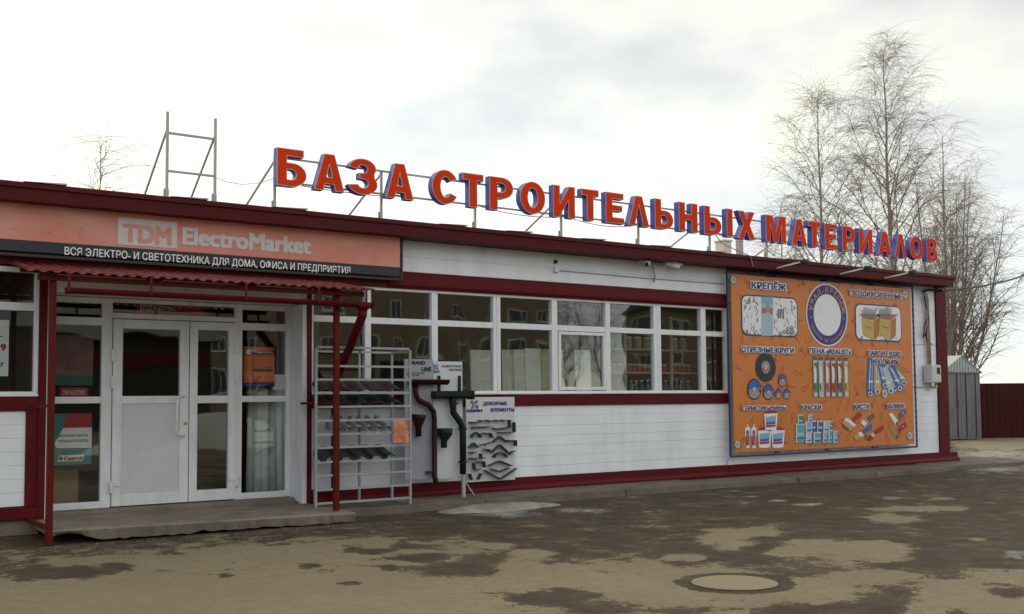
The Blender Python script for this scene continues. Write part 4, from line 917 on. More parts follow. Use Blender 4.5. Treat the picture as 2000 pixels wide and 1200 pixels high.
# ------------------------------------------------------------------ roofing sample rack
RK = thing('sample_rack', 'grey steel display rack with roofing sheet samples beside the entrance', 'rack', (5.7, -.35, .1))
yf, yb_ = -.6, -.22; xa, xb = F(617, 830, yf)[0], F(801, 830, yf)[0]; zt_ = 1.98
q = MB(); bw = .026
for X_ in (xa, xb): q.box(X_ - bw / 2, X_ + bw / 2, yf - bw / 2, yf + bw / 2, .10, zt_); X_ += .16 if X_ == xa else -.05; q.box(X_ - bw / 2, X_ + bw / 2, yb_ - bw / 2, yb_ + bw / 2, .12, zt_ + .0)
xm = (xa + xb) / 2 + .12; q.box(xm - bw / 2, xm + bw / 2, yb_ - bw / 2, yb_ + bw / 2, .12, zt_)
for X_ in (xa, xb):
    for z in (.13, zt_ - .016): q.bar((X_, yf + bw / 2, z), (X_ + (.16 if X_ == xa else -.05), yb_ - bw / 2, z), bw * .9)
q.box(xa + .16 + bw / 2, xb - .05 - bw / 2, yb_ - bw / 2, yb_ + bw / 2, zt_ - .028, zt_ - .002)
q.build('rack_frame', GREYM, RK)
zs = []
for yl, yr in ((677, 683), (714, 718), (740.5, 743.5), (766.5, 769), (794, 794.5), (820.5, 820.5), (847.5, 846.5), (873, 871.5), (901, 898), (927.5, 923.5), (954, 951), (981.5, 975)):
    zl = F(617, yl, yf)[1]; zr = F(801, yr, yf)[1]; z = (zl + zr) / 2; zs.append(z)
    q = MB(); q.box(xa + bw / 2, xb - bw / 2, yf - bw / 2.3, yf + bw / 2.3, z - .013, z + .013); q.build('rack_bar', GREYM, RK)
def sheet(name, z, kind, col, x0=None, x1=None, lab=None):
    x0 = x0 or xa + .03; x1 = x1 or xb - .12
    mb = MB(); n = 160; vs = []
    for k in range(n + 1):
        t_ = k / n; X_ = x0 + (x1 - x0) * t_
        if kind == 'tile': d = .03 * abs(math.sin(math.pi * t_ * 5)) + .005
        elif kind == 'trap': ph = (t_ * 6) % 1; d = .0 if ph < .4 else (.075 * min(1, (ph - .4) / .1) if ph < .85 else .075 * max(0, (1 - ph) / .15))
        else: ph = (t_ * 5) % 1; d = .035 * min(1, max(0, (ph - .35) / .1)) * min(1, max(0, (1 - ph) / .1))
        for Y_, dz in ((yf - .02, 0), ((yf + yb_) / 2, .055 + (.02 if kind == 'tile' else 0)), (yb_ - .03, .12)): vs.append((X_ + (.08 if dz > .1 else 0) * (1 - t_), Y_, z + dz + d))
        vs.append((X_, yf - .02, z + d - .006))
    fs = []
    for k in range(n): a_ = k * 4; fs += [(a_, a_ + 4, a_ + 5, a_ + 1), (a_ + 1, a_ + 5, a_ + 6, a_ + 2), (a_ + 3, a_ + 7, a_ + 4, a_)]
    mb.add(vs, fs); o = mb.build(name, col); tag(o, lab, 'roofing sample'); return o
sheet('roofing_sheet', zs[3] + .016, 'tile', mat('dark_brown_tile', (.035, .016, .013), .4, var=.4), x1=xb - .1, lab='dark brown wavy tile sheet sample on the upper rack shelf')
sheet('roofing_sheet', zs[4] + .016, 'tile', mat('black_tile', (.012, .010, .012), .5, var=.4), x1=xb - .1, lab='black wavy tile sheet sample under the brown one on the rack')
sheet('roofing_sheet', zs[6] + .016, 'trap', mat('plain_zinc', (.36, .38, .40), .4, metal=.3, var=.15), x0=xa + .2, x1=xb - .26, lab='pale zinc deep ribbed sheet sample in the middle of the rack')
sheet('roofing_sheet', zs[8] + .016, 'low', mat('dark_green_sheet', (.014, .03, .028), .35, var=.3), x0=xa + .05, x1=xb - .2, lab='dark green ribbed sheet sample on the lower rack shelf')
x0, x1, z0, z1 = RC(768.5, 797.5, 821, 865, yf - .03)
mb = MB(); vs = [(x0 + (x1 - x0) * i_ / 6, yf - .04 + .008 * math.sin(i_ * 2 + j_), z0 + (z1 - z0) * j_ / 6) for j_ in range(7) for i_ in range(7)]
mb.add(vs, [(j_ * 7 + i_, j_ * 7 + i_ + 1, j_ * 7 + i_ + 8, j_ * 7 + i_ + 7) for j_ in range(6) for i_ in range(6)])
tag(mb.build('copper_plate', mat('copper_orange', (.62, .14, .035), .35, var=.3, vs=7, metal=.2, col2=(.85, .42, .25)), smooth=True), 'shiny orange plate hanging on the front of the grey rack', 'plate')

# ------------------------------------------------------------------ gutter display boards
def board(name, lab, l, r, t_, b_, y, m_, th=.02):
    x0, x1, z0, z1 = RC(l, r, t_, b_, y); o = thing(name, lab, 'display board', ((x0 + x1) / 2, y, z0))
    q = MB(); q.box(x0, x1, y, y + th, z0, z1); q.build('panel', m_, o, bevel=.003); return o
def W(pts, y): return [(F(a_, b_, y)[0], y, F(a_, b_, y)[1]) for a_, b_ in pts]
GB = board('gutter_display_board', 'grey board with wine red gutter and downpipe next to the rack', 790, 846, 702, 937, -.30, GREYB)
mb = MB(); put_px(mb, 'GRAND', 800, 830, 705, 712, -.304, .05); mb.build('lettering', BLACK, GB); mb = MB(); put_px(mb, 'LiNE', 824, 842, 717, 725, -.304, .05); mb.build('lettering', BLACK, GB)
mb = MB(); put_px(mb, 'ВОДОСТОЧНЫЕ', 796, 829, 727.5, 730, -.304, .02); put_px(mb, 'СИСТЕМЫ', 796, 819, 731.5, 734, -.304, .02); mb.build('small_lettering', BLACK, GB)
def half_gutter(x0, x1, yc, zc_, r, m_, parent):
    q = MB(); pr = [(yc - r * math.cos(math.pi * k / 10), zc_ - r * math.sin(math.pi * k / 10)) for k in range(11)] + [(yc - (r - .008) * math.cos(math.pi * k / 10), zc_ + .002 - (r - .008) * math.sin(math.pi * k / 10)) for k in range(10, -1, -1)]
    q.prof_x(pr, x0, x1); q.prof_x([(yc - r * 1.03 * math.cos(math.pi * k / 10), zc_ - r * 1.03 * math.sin(math.pi * k / 10)) for k in range(11)], x1, x1 + .006); q.build('gutter', m_, parent)
x0 = F(801, 748, -.4)[0]; x1, z_ = F(874, 742, -.4)
half_gutter(x0, x1, -.385, z_, .065, GUTR, GB)
q = MB(); yy = -.36; q.tube(W(((812, 752), (812, 768), (817, 781), (838, 792), (847, 804), (848.5, 820), (849, 930)), yy) + [(F(851, 941, -.40)[0], -.40, F(851, 941, -.40)[1])], .034, 14); q.tube(W(((810.5, 745), (812, 756)), yy), [.05, .036], 14); q.build('downpipe', GUTR, GB, smooth=True)
q = MB(); q.tube(W(((818.5, 810), (818, 818), (817.5, 836), (817.5, 853)), -.36), [.095, .085, .038, .036], 14); q.build('funnel', GUTR, GB, smooth=True)
q = MB(); x_, z_ = F(838, 923, -.33); q.bar((x_ - .04, -.31, z_), (x_ + .06, -.35, z_), .03); q.build('pipe_clamp', BLACK, GB)
KB = board('gutter_display_board', 'white board with dark green gutter and downpipe between two displays', 846.5, 903.5, 706.5, 935, -.27, WBOARD)
mb = MB(); put_px(mb, 'ВОДОСТОЧНЫЕ', 863, 901, 713.5, 717.5, -.274, .03); mb.build('lettering', BPRINT, KB); mb = MB(); put_px(mb, 'СИСТЕМЫ', 877, 901.5, 720.5, 724.5, -.274, .03); mb.build('lettering', BPRINT, KB); mb = MB(); put_px(mb, 'КВИН', 846.8, 858.5, 724, 728.5, -.274, .04); mb.build('lettering', BPRINT, KB)
def mosaic(mb, l, r, t_, b_, y):           # square emblem with rings cut by a diagonal
    x0, x1, z0, z1 = RC(l, r, t_, b_, y); cx, cz = (x0 + x1) / 2, (z0 + z1) / 2; s = (x1 - x0) / 2; h_ = (z1 - z0) / 2
    for r0, r1, a0, a1 in ((.25, .42, 30, 250), (.55, .72, 20, 260), (.55, .72, 275, 350), (.25, .42, 270, 370)):
        o_ = ell(cx, cz, s * r1, h_ * r1, 18, a0, a1); i_ = ell(cx, cz, s * r0, h_ * r0, 18, a0, a1)
        for k in range(17): mb.flat([i_[k], o_[k], o_[k + 1], i_[k + 1]], y)
    mb.flat([(x0, cz + .1 * h_), (x0 + .7 * s, z1), (x0, z1)], y); mb.flat([(x1 - .75 * s, z0), (x1, z0), (x1, cz - .05 * h_)], y)
    for k in range(4): mb.flat([(cx + s * (.2 + .2 * k), z1), (cx + s * (.3 + .2 * k), z1), (cx + s * (.55 + .15 * k), cz + h_ * .55), (cx + s * (.47 + .15 * k), cz + h_ * .55)], y); mb.flat([(cx - s * (.9 - .15 * k), cz - h_ * .6), (cx - s * (.8 - .15 * k), cz - h_ * .6), (cx - s * (.75 - .15 * k), z0), (cx - s * (.85 - .15 * k), z0)], y)
mb = MB(); mosaic(mb, 846.8, 856, 712, 722.5, -.274); mb.build('emblem', BPRINT, KB)
x0 = F(847, 770, -.37)[0]; x1 = F(918, 770, -.37)[0]; z0 = F(882, 779, -.37)[1]; z1 = F(882, 764, -.37)[1]
q = MB(); q.prof_x([(-.44, z1), (-.44, z0 + .03), (-.40, z0), (-.33, z0), (-.30, z0 + .02), (-.30, z1), (-.307, z1), (-.307, z0 + .03), (-.335, z0 + .008), (-.395, z0 + .008), (-.432, z0 + .035), (-.432, z1)], x0, x1)
q.box(x1, x1 + .02, -.45, -.29, z0 - .012, z1 + .005); q.build('gutter', GUTG, KB)
for a_ in (858.5, 898.5):
    x_ = F(a_, 750, -.30)[0]; q = MB(); q.box(x_ - .016, x_ + .016, -.298, -.275, z1 - .02, z1 + .2); q.build('bracket', GUTG, KB)
q = MB(); q.tube(W(((884, 776), (884.5, 790), (885.5, 806), (899, 825), (903.5, 836), (904, 850), (904, 926)), -.36), [.055, .046, .044, .044, .044, .044, .042], 10); q.build('downpipe', GUTG, KB, smooth=True)
for a_, b_ in ((886, 788), (903, 838), (904, 903)):
    x_, z_ = F(a_, b_, -.36); q = MB(); q.lathe((x_, -.36, z_), [(.05, -.012), (.05, .012)], 14); q.box(x_ - .07, x_ + .07, -.37, -.35, z_ - .01, z_ + .01); q.build('pipe_clamp', GUTG, KB)
q = MB(); q.tube(W(((869, 837), (869, 848), (868, 860), (867, 863), (867, 875)), -.36), [.098, .096, .045, .04, .04], 12); q.build('funnel', GUTG, KB, smooth=True)
q = MB(); x_ = F(906, 945, -.33)[0]; q.box(x_ - .02, x_ + .02, -.34, -.30, .1, F(906, 926, -.33)[1]); q.bar((x_ + .02, -.32, .32), (x_ + .14, -.36, .125), .012); q.build('foot_post', GALV, KB)
TB = board('trim_display_board', 'white board covered with small dark bent metal trim samples', 910.5, 1005.5, 776, 940, -.10, WBOARD)
mb = MB(); put_px(mb, 'ДОБОРНЫЕ', 944, 990, 785, 791.5, -.104, .05); put_px(mb, 'ЭЛЕМЕНТЫ', 958, 1004, 797.5, 803.8, -.104, .05); put_px(mb, 'КВИН', 913, 941, 800, 805, -.104, .06); mb.build('lettering', BPRINT, TB)
mb = MB(); mosaic(mb, 919.5, 934, 782.5, 798.5, -.104); mb.build('emblem', BPRINT, TB)
def z5(x, y): return (760 + x / 3.43, 660 + y / 3.43)
SM = [[(540, 565), (600, 567)], [(600, 553), (640, 556)], [(650, 552), (680, 557)], [(705, 552), (740, 556)], [(752, 551), (785, 556)], [(804, 550), (806, 602)], [(836, 566), (838, 630)], [(555, 606), (562, 598), (685, 595)], [(695, 604), (710, 612), (815, 598)], [(730, 636), (830, 632)],
      [(550, 670), (556, 650), (580, 634), (604, 648), (612, 670)], [(624, 638), (676, 640), (690, 672)], [(672, 702), (690, 702), (738, 660), (788, 700)], [(790, 686), (846, 688), (846, 726)], [(537, 736), (565, 704), (594, 736)], [(555, 716), (580, 722)], [(612, 716), (630, 716)], [(640, 712), (664, 708)], [(680, 772), (740, 716), (798, 772)],
      [(540, 768), (584, 766)], [(634, 746), (668, 748), (668, 766)], [(612, 776), (614, 804), (642, 804)], [(700, 804), (712, 780), (742, 768), (772, 778), (788, 802)], [(800, 784), (822, 762), (844, 760)], [(536, 810), (550, 806), (598, 812)], [(566, 838), (570, 882), (612, 880)], [(590, 832), (634, 830), (638, 868)],
      [(664, 858), (740, 824), (820, 858)], [(684, 878), (740, 896), (798, 874)], [(640, 888), (742, 948), (850, 876)], [(538, 912), (552, 952)], [(614, 910), (594, 950)], [(672, 556), (690, 560)]]
for pts in SM:
    pw_ = [F(*z5(*p_), -.14) for p_ in pts]; q = MB()
    for (ax, az), (bx, bz) in zip(pw_, pw_[1:]):
        q.bar((ax, -.14, az), (bx, -.14, bz), .075, .009)
    q.build('trim_sample', TRIMM, TB)

# ------------------------------------------------------------------ posters and goods behind the glass
YG = YD + .09
def sheet_thing(name, lab, cat, l, r, t_, b_, y, m_):
    x0, x1, z0, z1 = RC(l, r, t_, b_, y); o = thing(name, lab, cat, ((x0 + x1) / 2, y, z0)); q = MB(); q.box(x0, x1, y, y + .004, z0, z1); q.build('sheet', m_, o); return o, (x0, x1, z0, z1)
ps, (x0, x1, z0, z1) = sheet_thing('oil_poster', 'green white and red motor oil poster behind the lower left door glass', 'poster', 105, 179, 808, 908, YG, TEAL)
q = MB(); h_ = z1 - z0; w_ = x1 - x0
q.flat([(x0 + .12 * w_, z0 + .33 * h_), (x1, z0 + .32 * h_), (x1, z0 + .72 * h_), (x0 + .24 * w_, z0 + .72 * h_), (x0 + .02 * w_, z0 + .42 * h_), (x0 + .05 * w_, z0 + .35 * h_)], YG - .003); q.build('white_field', WPRINT, ps)
q = MB(); q.flat([(x0 + .24 * w_, z0 + .725 * h_), (x1, z0 + .725 * h_), (x1, z1), (x0 + .32 * w_, z1)], YG - .003); q.build('red_field', REDP, ps)
q = MB(); put_text(q, 'МОТОРНЫЕ МАСЛА', x0 + .12 * w_, x1 - .1 * w_, z0 + .545 * h_, z0 + .59 * h_, YG - .006, .02); put_text(q, 'ПРОДАЮТСЯ ЗДЕСЬ', x0 + .12 * w_, x1 - .1 * w_, z0 + .445 * h_, z0 + .49 * h_, YG - .006, .02); q.build('lettering', GLOGO, ps)
q = MB(); q.flat([(x0 + .1 * w_, z0 + .07 * h_), (x0 + .76 * w_, z0 + .07 * h_), (x0 + .80 * w_, z0 + .19 * h_), (x0 + .15 * w_, z0 + .19 * h_)], YG - .003); q.build('logo_plate', WPRINT, ps)
q = MB(); put_text(q, 'Castrol', x0 + .27 * w_, x0 + .74 * w_, z0 + .095 * h_, z0 + .165 * h_, YG - .006, .05); q.build('lettering', REDP, ps)
q = MB(); q.flat(ell(x0 + .19 * w_, z0 + .13 * h_, .05 * w_, .04 * h_, 14), YG - .006); q.build('logo_dot', GLOGO, ps)
st, (x0, x1, z0, z1) = sheet_thing('red_sticker', 'small red sticker low behind the upper left door glass', 'sticker', 117, 172, 757.5, 776, YG, REDP)
q = MB(); put_text(q, 'TDM ELECTRIC', x0 + .03, x1 - .03, z0 + .03, z1 - .03, YG - .003, .03); q.build('lettering', PALE, st)
cm = mat('blurred_advert', (.10, .12, .16), .5, var=.5, vs=5, col2=(.38, .13, .11))
ad_, (x0, x1, z0, z1) = sheet_thing('product_poster', 'mottled blue and red product poster behind the upper left door glass', 'poster', 108, 182, 655, 753, YG + .01, cm)
q = MB(); q.flat(rect(x0, x1, z0, z0 + .2 * (z1 - z0)), YG + .007); q.build('green_strip', GLOGO, ad_)
es, (x0, x1, z0, z1) = sheet_thing('red_hanging_sign', 'red sign with white lettering behind the glass above the doors', 'sign', 265, 400, 592, 614.5, YG + .05, mat('bright_red_sign', (.5, .012, .012), .4))
q = MB(); q.flat(rect(x0 + .05, x0 + .18, z1 - .10, z1 - .035), YG + .047); q.build('logo_plate', WPRINT, es)
q = MB(); put_text(q, 'TDM', x0 + .06, x0 + .17, z1 - .09, z1 - .045, YG + .044, .05); q.build('lettering', REDP, es); q = MB(); put_text(q, 'ELECTRIC', x0 + .2, x0 + .46, z1 - .09, z1 - .045, YG + .047, .02); q.build('lettering', WPRINT, es)
orp = mat('orange_notice', (.80, .13, .012), .5, var=.05)
on, (x0, x1, z0, z1) = sheet_thing('orange_notice', 'orange notice with a blue footer behind the right sidelight', 'notice', 476, 536, 678, 755, YG, orp)
q = MB(); w_, h_ = x1 - x0, z1 - z0; q.flat(rect(x0, x1, z0, z0 + .10 * h_), YG - .003); q.flat(rect(x0 + .3 * w_, x1, z0 + .82 * h_, z0 + .90 * h_), YG - .003); q.flat(ell(x0 + .15 * w_, z0 + .86 * h_, .13 * w_, .10 * h_, 20), YG - .003); q.build('blue_print', BPRINT, on)
q = MB(); q.flat(ell(x0 + .15 * w_, z0 + .86 * h_, .09 * w_, .07 * h_, 20), YG - .006); put_text(q, 'СТРОЙМАТЕРИАЛЫ', x0 + .33 * w_, x1 - .02, z0 + .84 * h_, z0 + .88 * h_, YG - .006, .03); q.build('white_print', WPRINT, on)
q = MB(); q.flat(rect(x0 + .60 * w_, x1 - .07 * w_, z0 + .475 * h_, z0 + .495 * h_), YG - .003); q.flat(rect(x0 + .60 * w_, x1 - .07 * w_, z0 + .36 * h_, z0 + .378 * h_), YG - .003); q.flat(rect(x0 + .3 * w_, x1 - .07 * w_, z0 + .39 * h_, z0 + .455 * h_), YG - .003)
for k in range(7): q.flat(rect(x0 + .08 * w_, x0 + .14 * w_, z0 + (.16 + .08 * k) * h_, z0 + (.20 + .08 * k) * h_), YG - .003)
q.build('lettering', pm('brownish', (.22, .06, .05)), on)
wn, (x0, x1, z0, z1) = sheet_thing('paper_notice', 'white paper notice with red number inside the far left window', 'notice', -30, 17, 625, 735, .12, WPRINT)
q = MB(); put_px(q, '9', 2, 11, 672, 684, .116, .05); q.build('lettering', REDP, wn); q = MB(); put_px(q, '7', 0, 7, 708, 716, .116, .03); put_px(q, 'ы', 0, 5, 655, 659, .116, .03); q.build('small_lettering', BPRINT, wn)
wb, _ = sheet_thing('white_sheet', 'blank white paper beside the orange notice behind the right sidelight', 'paper', 533, 562, 732, 762, YG + .03, WPRINT)
# cardboard boxes by the door glass
mb = MB(); x0, x1, z0, z1 = RC(103, 151, 918, 990, .8); mb.box(x0, x1, .75, 1.15, .151, z1); mb.box(x0 + .12, x0 + .22, .745, .749, z1 - .14, z1 - .05); tag(mb.build('cardboard_box', mat('cardboard', (.34, .25, .13), .8, var=.15), bevel=.005), 'brown cardboard box on the floor behind the lower left door glass', 'box')
# profile rolls standing behind the right sidelight
for k, (a_, tilt) in enumerate(((487, .03), (502, .02), (517, 0), (533, .01), (549, -.02), (563, -.01))):
    x_, z_ = F(a_, 960, .62); zt2 = F(a_, 752 + 4 * (k % 3), .62)[1]
    q = MB(); q.tube([(x_, .62 + .015 * (k % 2), .152), (x_ + tilt * 2, .66 + .015 * (k % 2), zt2)], .055 + .006 * (k % 2), 14)
    tag(q.build('material_roll', mat('pale_roll', (.75, .77, .77), .5, var=.1, vs=5) if k % 3 else mat('grey_roll', (.48, .54, .55), .5, var=.1), smooth=True), 'tall pale roll standing on end behind the right sidelight', 'roll', 'rolls behind the right sidelight')
# pale door slabs leaning inside the window strip
for k, (l, r, t_, m_, lab) in enumerate(((919, 962, 684, CREAM, 'cream slab leaning inside, leftmost of the slabs behind the window strip'), (980, 1002, 683.5, mat('ivory_slab', (.60, .58, .48), .5), 'narrow ivory slab leaning inside, in the pane right of the cream slab'), (1003, 1024, 683, CREAM, 'narrow pale slab leaning inside between ivory slab and wide white slab'),
        (1025, 1057, 681, mat('white_slab', (.80, .82, .80), .5), 'wide white slab leaning inside, left of the yellowish slab'), (1058, 1101, 683, mat('yellowish_slab', (.52, .46, .30), .5), 'yellowish slab leaning inside across the mullion left of the opening sash'), (1123, 1153, 684, mat('white_slab', (.80, .82, .80), .5), 'white slab leaning alone behind the opening sash'))):
    y = .62 + .03 * (k % 2); x0, x1, z0, z1 = RC(l, r, t_, 764, y); q = MB()
    q.add([(x0 - .03, y - .12, .152), (x1 - .03, y - .12, .152), (x1 - .03, y - .08, .152), (x0 - .03, y - .08, .152), (x0, y, z1), (x1, y, z1), (x1, y + .04, z1), (x0, y + .04, z1)], [(0, 3, 2, 1), (4, 5, 6, 7), (0, 1, 5, 4), (1, 2, 6, 5), (2, 3, 7, 6), (3, 0, 4, 7)])
    tag(q.build('door_slab', m_, bevel=.004), lab, 'door slab', 'slabs leaning inside the window strip')
# store shelves behind the right window
SHV = thing('store_shelf', 'metal store shelf with cans behind the right end of the window strip', 'shelf', (11.5, .9, .15))
ys0, ys1 = .72, 1.15; q = MB(); xl = F(1222, 700, ys0)[0]; xr = 12.55
for X_ in (xl, xl + 1.0, xr): q.box(X_ - .02, X_ + .02, ys0, ys0 + .04, .152, 2.7); q.box(X_ - .02, X_ + .02, ys1 - .04, ys1, .152, 2.7)
q.build('upright', mat('shelf_grey', (.45, .44, .40), .5), SHV)
shz = [F(1320, b_, ys0)[1] for b_ in (684, 728, 765)]
for z in shz:
    q = MB(); q.box(xl - .25, xr - .021, ys0 - .02, ys1 - .041, z - .02, z); q.build('shelf_board', mat('shelf_board', (.48, .44, .36), .6), SHV)
def canm(): 
    q = MB(); q.lathe((0, 0, 0), [(.048, 0), (.05, .004), (.05, .11), (.047, .115)], 12); q.cur = 1; q.lathe((0, 0, .1151), [(.045, 0), (.045, .016), (.04, .018)], 12); return q
c0 = None
for k in range(21):
    loc = (xl - .19 + k * .108 + R_.uniform(-.006, .006), ys0 + .06 + R_.uniform(0, .02), shz[1] + .001)
    if abs(loc[0] - xl) < .075 or abs(loc[0] - xl - 1) < .075 or loc[0] > 12.45: continue
    if c0 is None: c0 = canm().build('paint_can', [mat('red_can', (.30, .022, .025), .4), mat('white_lid', (.6, .6, .58), .5)]); tag(c0, 'red paint can with pale lid in the row on the middle store shelf', 'can', 'red cans on the store shelf'); c0.location = loc
    else: o = c0.copy(); COL.objects.link(o); o.location = loc
g0 = None
for k in range(16):
    loc = (xl - .1 + k * .125 + R_.uniform(-.02, .02), ys0 + .07, shz[2] + .001)
    if abs(loc[0] - xl) < .075 or abs(loc[0] - xl - 1) < .075 or loc[0] > 12.45: continue
    if g0 is None:
        q = MB(); q.lathe((0, 0, 0), [(.045, 0), (.045, .09), (.018, .13), (.018, .16)], 12); q.cur = 1; q.lathe((0, 0, .161), [(.02, 0), (.02, .02)], 10)
        g0 = q.build('paint_bottle', [mat('dull_green_bottle', (.10, .16, .11), .35, var=.4), mat('white_lid', (.6, .6, .58))]); tag(g0, 'dull green bottle with white cap low on the store shelf', 'bottle', 'bottles low on the store shelf'); g0.location = loc
    else: o = g0.copy(); COL.objects.link(o); o.location = loc
t0 = None
for k in range(8):
    loc = (xl + .13 + k * .2, ys0 + .09, shz[0] + .001)
    if abs(loc[0] - xl - 1) < .08 or loc[0] > 12.4: continue
    if t0 is None: t0 = canm().build('paint_can', [mat('olive_can', (.28, .26, .15), .5), mat('white_lid', (.6, .6, .58))]); tag(t0, 'dull olive can with white lid on the upper store shelf', 'can', 'olive cans on the upper store shelf'); t0.location = loc; t0.scale = (1.3, 1.3, 1.5)
    else: o = t0.copy(); COL.objects.link(o); o.location = loc

# ------------------------------------------------------------------ manhole and heaps on the ground
mx_, my_ = 5.83, -6.41
MH = thing('manhole_cover', 'round manhole cover coated in tan grit with a dark wet rim', 'manhole', (mx_, my_, 0))
MZ = -.0069
DRYM = mat('tan_grit', (.262, .216, .153), .95, var=.32, vs=70, bump=.5, bs=120)
WETM = mat('wet_dirt', (.085, .062, .043), .9, var=.5, vs=30, bump=.8, bs=60, spec=.1)
q = MB(); n = 60; vs = []
for k in range(n):
    a = 2 * math.pi * k / n
    for r_, z in ((.321, -.004), (.321, .006), (.332, .006), (.336, -.004)): vs.append((mx_ + r_ * math.cos(a), my_ + r_ * math.sin(a), z + MZ))
q.add(vs, [(k * 4 + j_, k * 4 + j_ + 1, ((k + 1) % n) * 4 + j_ + 1, ((k + 1) % n) * 4 + j_) for k in range(n) for j_ in range(3)]); q.build('rim', WETM, MH)
q = MB(); q.lathe((mx_, my_, MZ), [(.318, -.004), (.318, .004), (.312, .006), (.1, .007)], 48); q.build('cover', DRYM, MH)
def heap(name, cx, cy, rx, ry, h_, m_, seed, label, cat):
    rr = random.Random(seed); n, mrings = 40, 9; vs = [(cx, cy, h_)]; ph = [rr.uniform(0, 6.28) for _ in range(5)]
    for j_ in range(1, mrings + 1):
        for k in range(n):
            a = 2 * math.pi * k / n; w_ = 1 + .18 * math.sin(2 * a + ph[0]) + .10 * math.sin(3 * a + ph[1]) + .07 * math.sin(7 * a + ph[2]); t_ = j_ / mrings
            vs.append((cx + rx * w_ * t_ * math.cos(a), cy + ry * w_ * t_ * math.sin(a), max(-.03, h_ * (1 - t_ ** 2.2) * (1 + .25 * math.sin(5 * a + ph[3] + 4 * t_) * t_) + rr.uniform(-.08, .08) * h_) if j_ < mrings else -.03))
    fs = [(0, 1 + k, 1 + (k + 1) % n) for k in range(n)] + [(1 + (j_ - 1) * n + k, 1 + j_ * n + k, 1 + j_ * n + (k + 1) % n, 1 + (j_ - 1) * n + (k + 1) % n) for j_ in range(1, mrings) for k in range(n)]
    q = MB(); q.add(vs, fs); return tag(q.build(name, m_, smooth=True), label, cat)
heap('ice_patch', 7.35, -.98, .80, .30, .07, SNOW, 4, 'dirty grey melting ice sheet on the wet ground below the trim board', 'ice')
heap('snow_heap', 9.3, -16.5, 2.6, 1.3, 1.0, mat('old_snow', (.62, .63, .64), .7, var=.2, vs=2, bump=.6, bs=9, dirt=((.25, .22, .19), .5, (1, 1, 1))), 8, 'old white snow heap across the yard, mirrored in the door glass', 'snow heap')

mb = MB(); rg = random.Random(77)
def stone(x, y, z, r):
    z = .012 * math.sin(x * .9 + .4) * math.sin(y * .7) - .001
    vs = [(x + r * rg.uniform(.7, 1.2) * math.cos(a_), y + r * rg.uniform(.7, 1.2) * math.sin(a_), z) for a_ in (0, 1.25, 2.5, 3.8, 5.0)] + [(x + rg.uniform(-.2, .2) * r, y, z + r * rg.uniform(.5, .9))]
    mb.add(vs, [(k, (k + 1) % 5, 5) for k in range(5)])
for k in range(520):
    X_ = rg.uniform(1.5, 5.8); stone(X_, -1.2 - .06 * (X_ - 2.1) - abs(rg.gauss(0, .16)), .004, rg.uniform(.004, .017))
for k in range(500): stone(rg.uniform(5.4, 20), -.70 - abs(rg.gauss(0, .10)), .004, rg.uniform(.004, .016))
for k in range(700): stone(rg.uniform(2.5, 16), rg.uniform(-8.2, -1.2), .010, rg.uniform(.003, .011))
g_ = mb.build('gravel', mat('small_stones', (.12, .10, .077), .9, var=.5, vs=40)); struct(g_, 'stuff', 'small loose stones scattered along the slab and the wall apron', 'gravel')

# ------------------------------------------------------------------ far right: container and fence
cBv = Vector((*G(1917.5, 858, -.5), -.5)); cA = cBv - Vector((2.85, .0, 0))
u_ = (cBv - cA).normalized(); v_ = Vector((-u_.y, u_.x, 0))
if v_.y < 0: v_ = -v_
CW = (cBv - cA).length; CL = 6.0
def cp(a_, b_, z): return cA + u_ * a_ + v_ * b_ + Vector((0, 0, z))
CT = thing('shipping_container', 'weathered grey container with double doors and a gabled tin roof', 'container', tuple(cA))
CG = mat('weathered_grey_paint', (.17, .17, .19), .6, var=.2, vs=2.5, dirt=((.06, .05, .05), .7, (1.5, 1.5, .6)))
czt = F(1890, 727, cA.y)[1] + .5; czr = F(1880, 696, cA.y)[1] + .5
def cbox(mb, a0, a1, b0, b1, z0, z1): mb.add([cp(a, b_, z) for z in (z0, z1) for a, b_ in ((a0, b0), (a1, b0), (a1, b1), (a0, b1))], [(0, 3, 2, 1), (4, 5, 6, 7), (0, 1, 5, 4), (1, 2, 6, 5), (2, 3, 7, 6), (3, 0, 4, 7)])
q = MB(); cbox(q, 0, CW, .06, CL, .12, czt); cbox(q, 0, .08, -.0, .059, .05, czt); cbox(q, CW - .08, CW, 0, .059, .05, czt); cbox(q, .081, CW - .081, 0, .059, czt - .1, czt); cbox(q, .081, CW - .081, 0, .059, .05, .16)
q.build('container_body', CG, CT)
for a0, a1 in ((.09, CW / 2 - .01), (CW / 2 + .01, CW - .09)):
    q = MB(); cbox(q, a0, a1, .0, .055, .17, czt - .11); d_ = q.build('container_door', CG, CT)
    for f_ in (.25, .78):
        q = MB(); a = a0 + (a1 - a0) * f_; q.tube([cp(a, -.03, .1), cp(a, -.03, czt - .06)], .02, 8); q.build('lock_rod', mat('dark_steel', (.05, .05, .055), .5), d_)
q = MB()
q.add([cp(CW / 2 - .35, -.004, 1.35), cp(CW / 2 - .12, -.004, 1.35), cp(CW / 2 - .12, -.004, 1.37), cp(CW / 2 - .35, -.004, 1.37)], [(0, 1, 2, 3)])
for z in (1.45, 1.53, 1.63): q.add([cp(CW / 2 - .36, -.004, z), cp(CW / 2 - .12, -.004, z), cp(CW / 2 - .12, -.004, z + .035), cp(CW / 2 - .36, -.004, z + .035)], [(0, 1, 2, 3)])
q.build('stencil_marks', BLACK, CT)
TIN = mat('ribbed_tin', (.30, .34, .36), .4, metal=.3, var=.2, vs=4)
q = MB(); n = 28
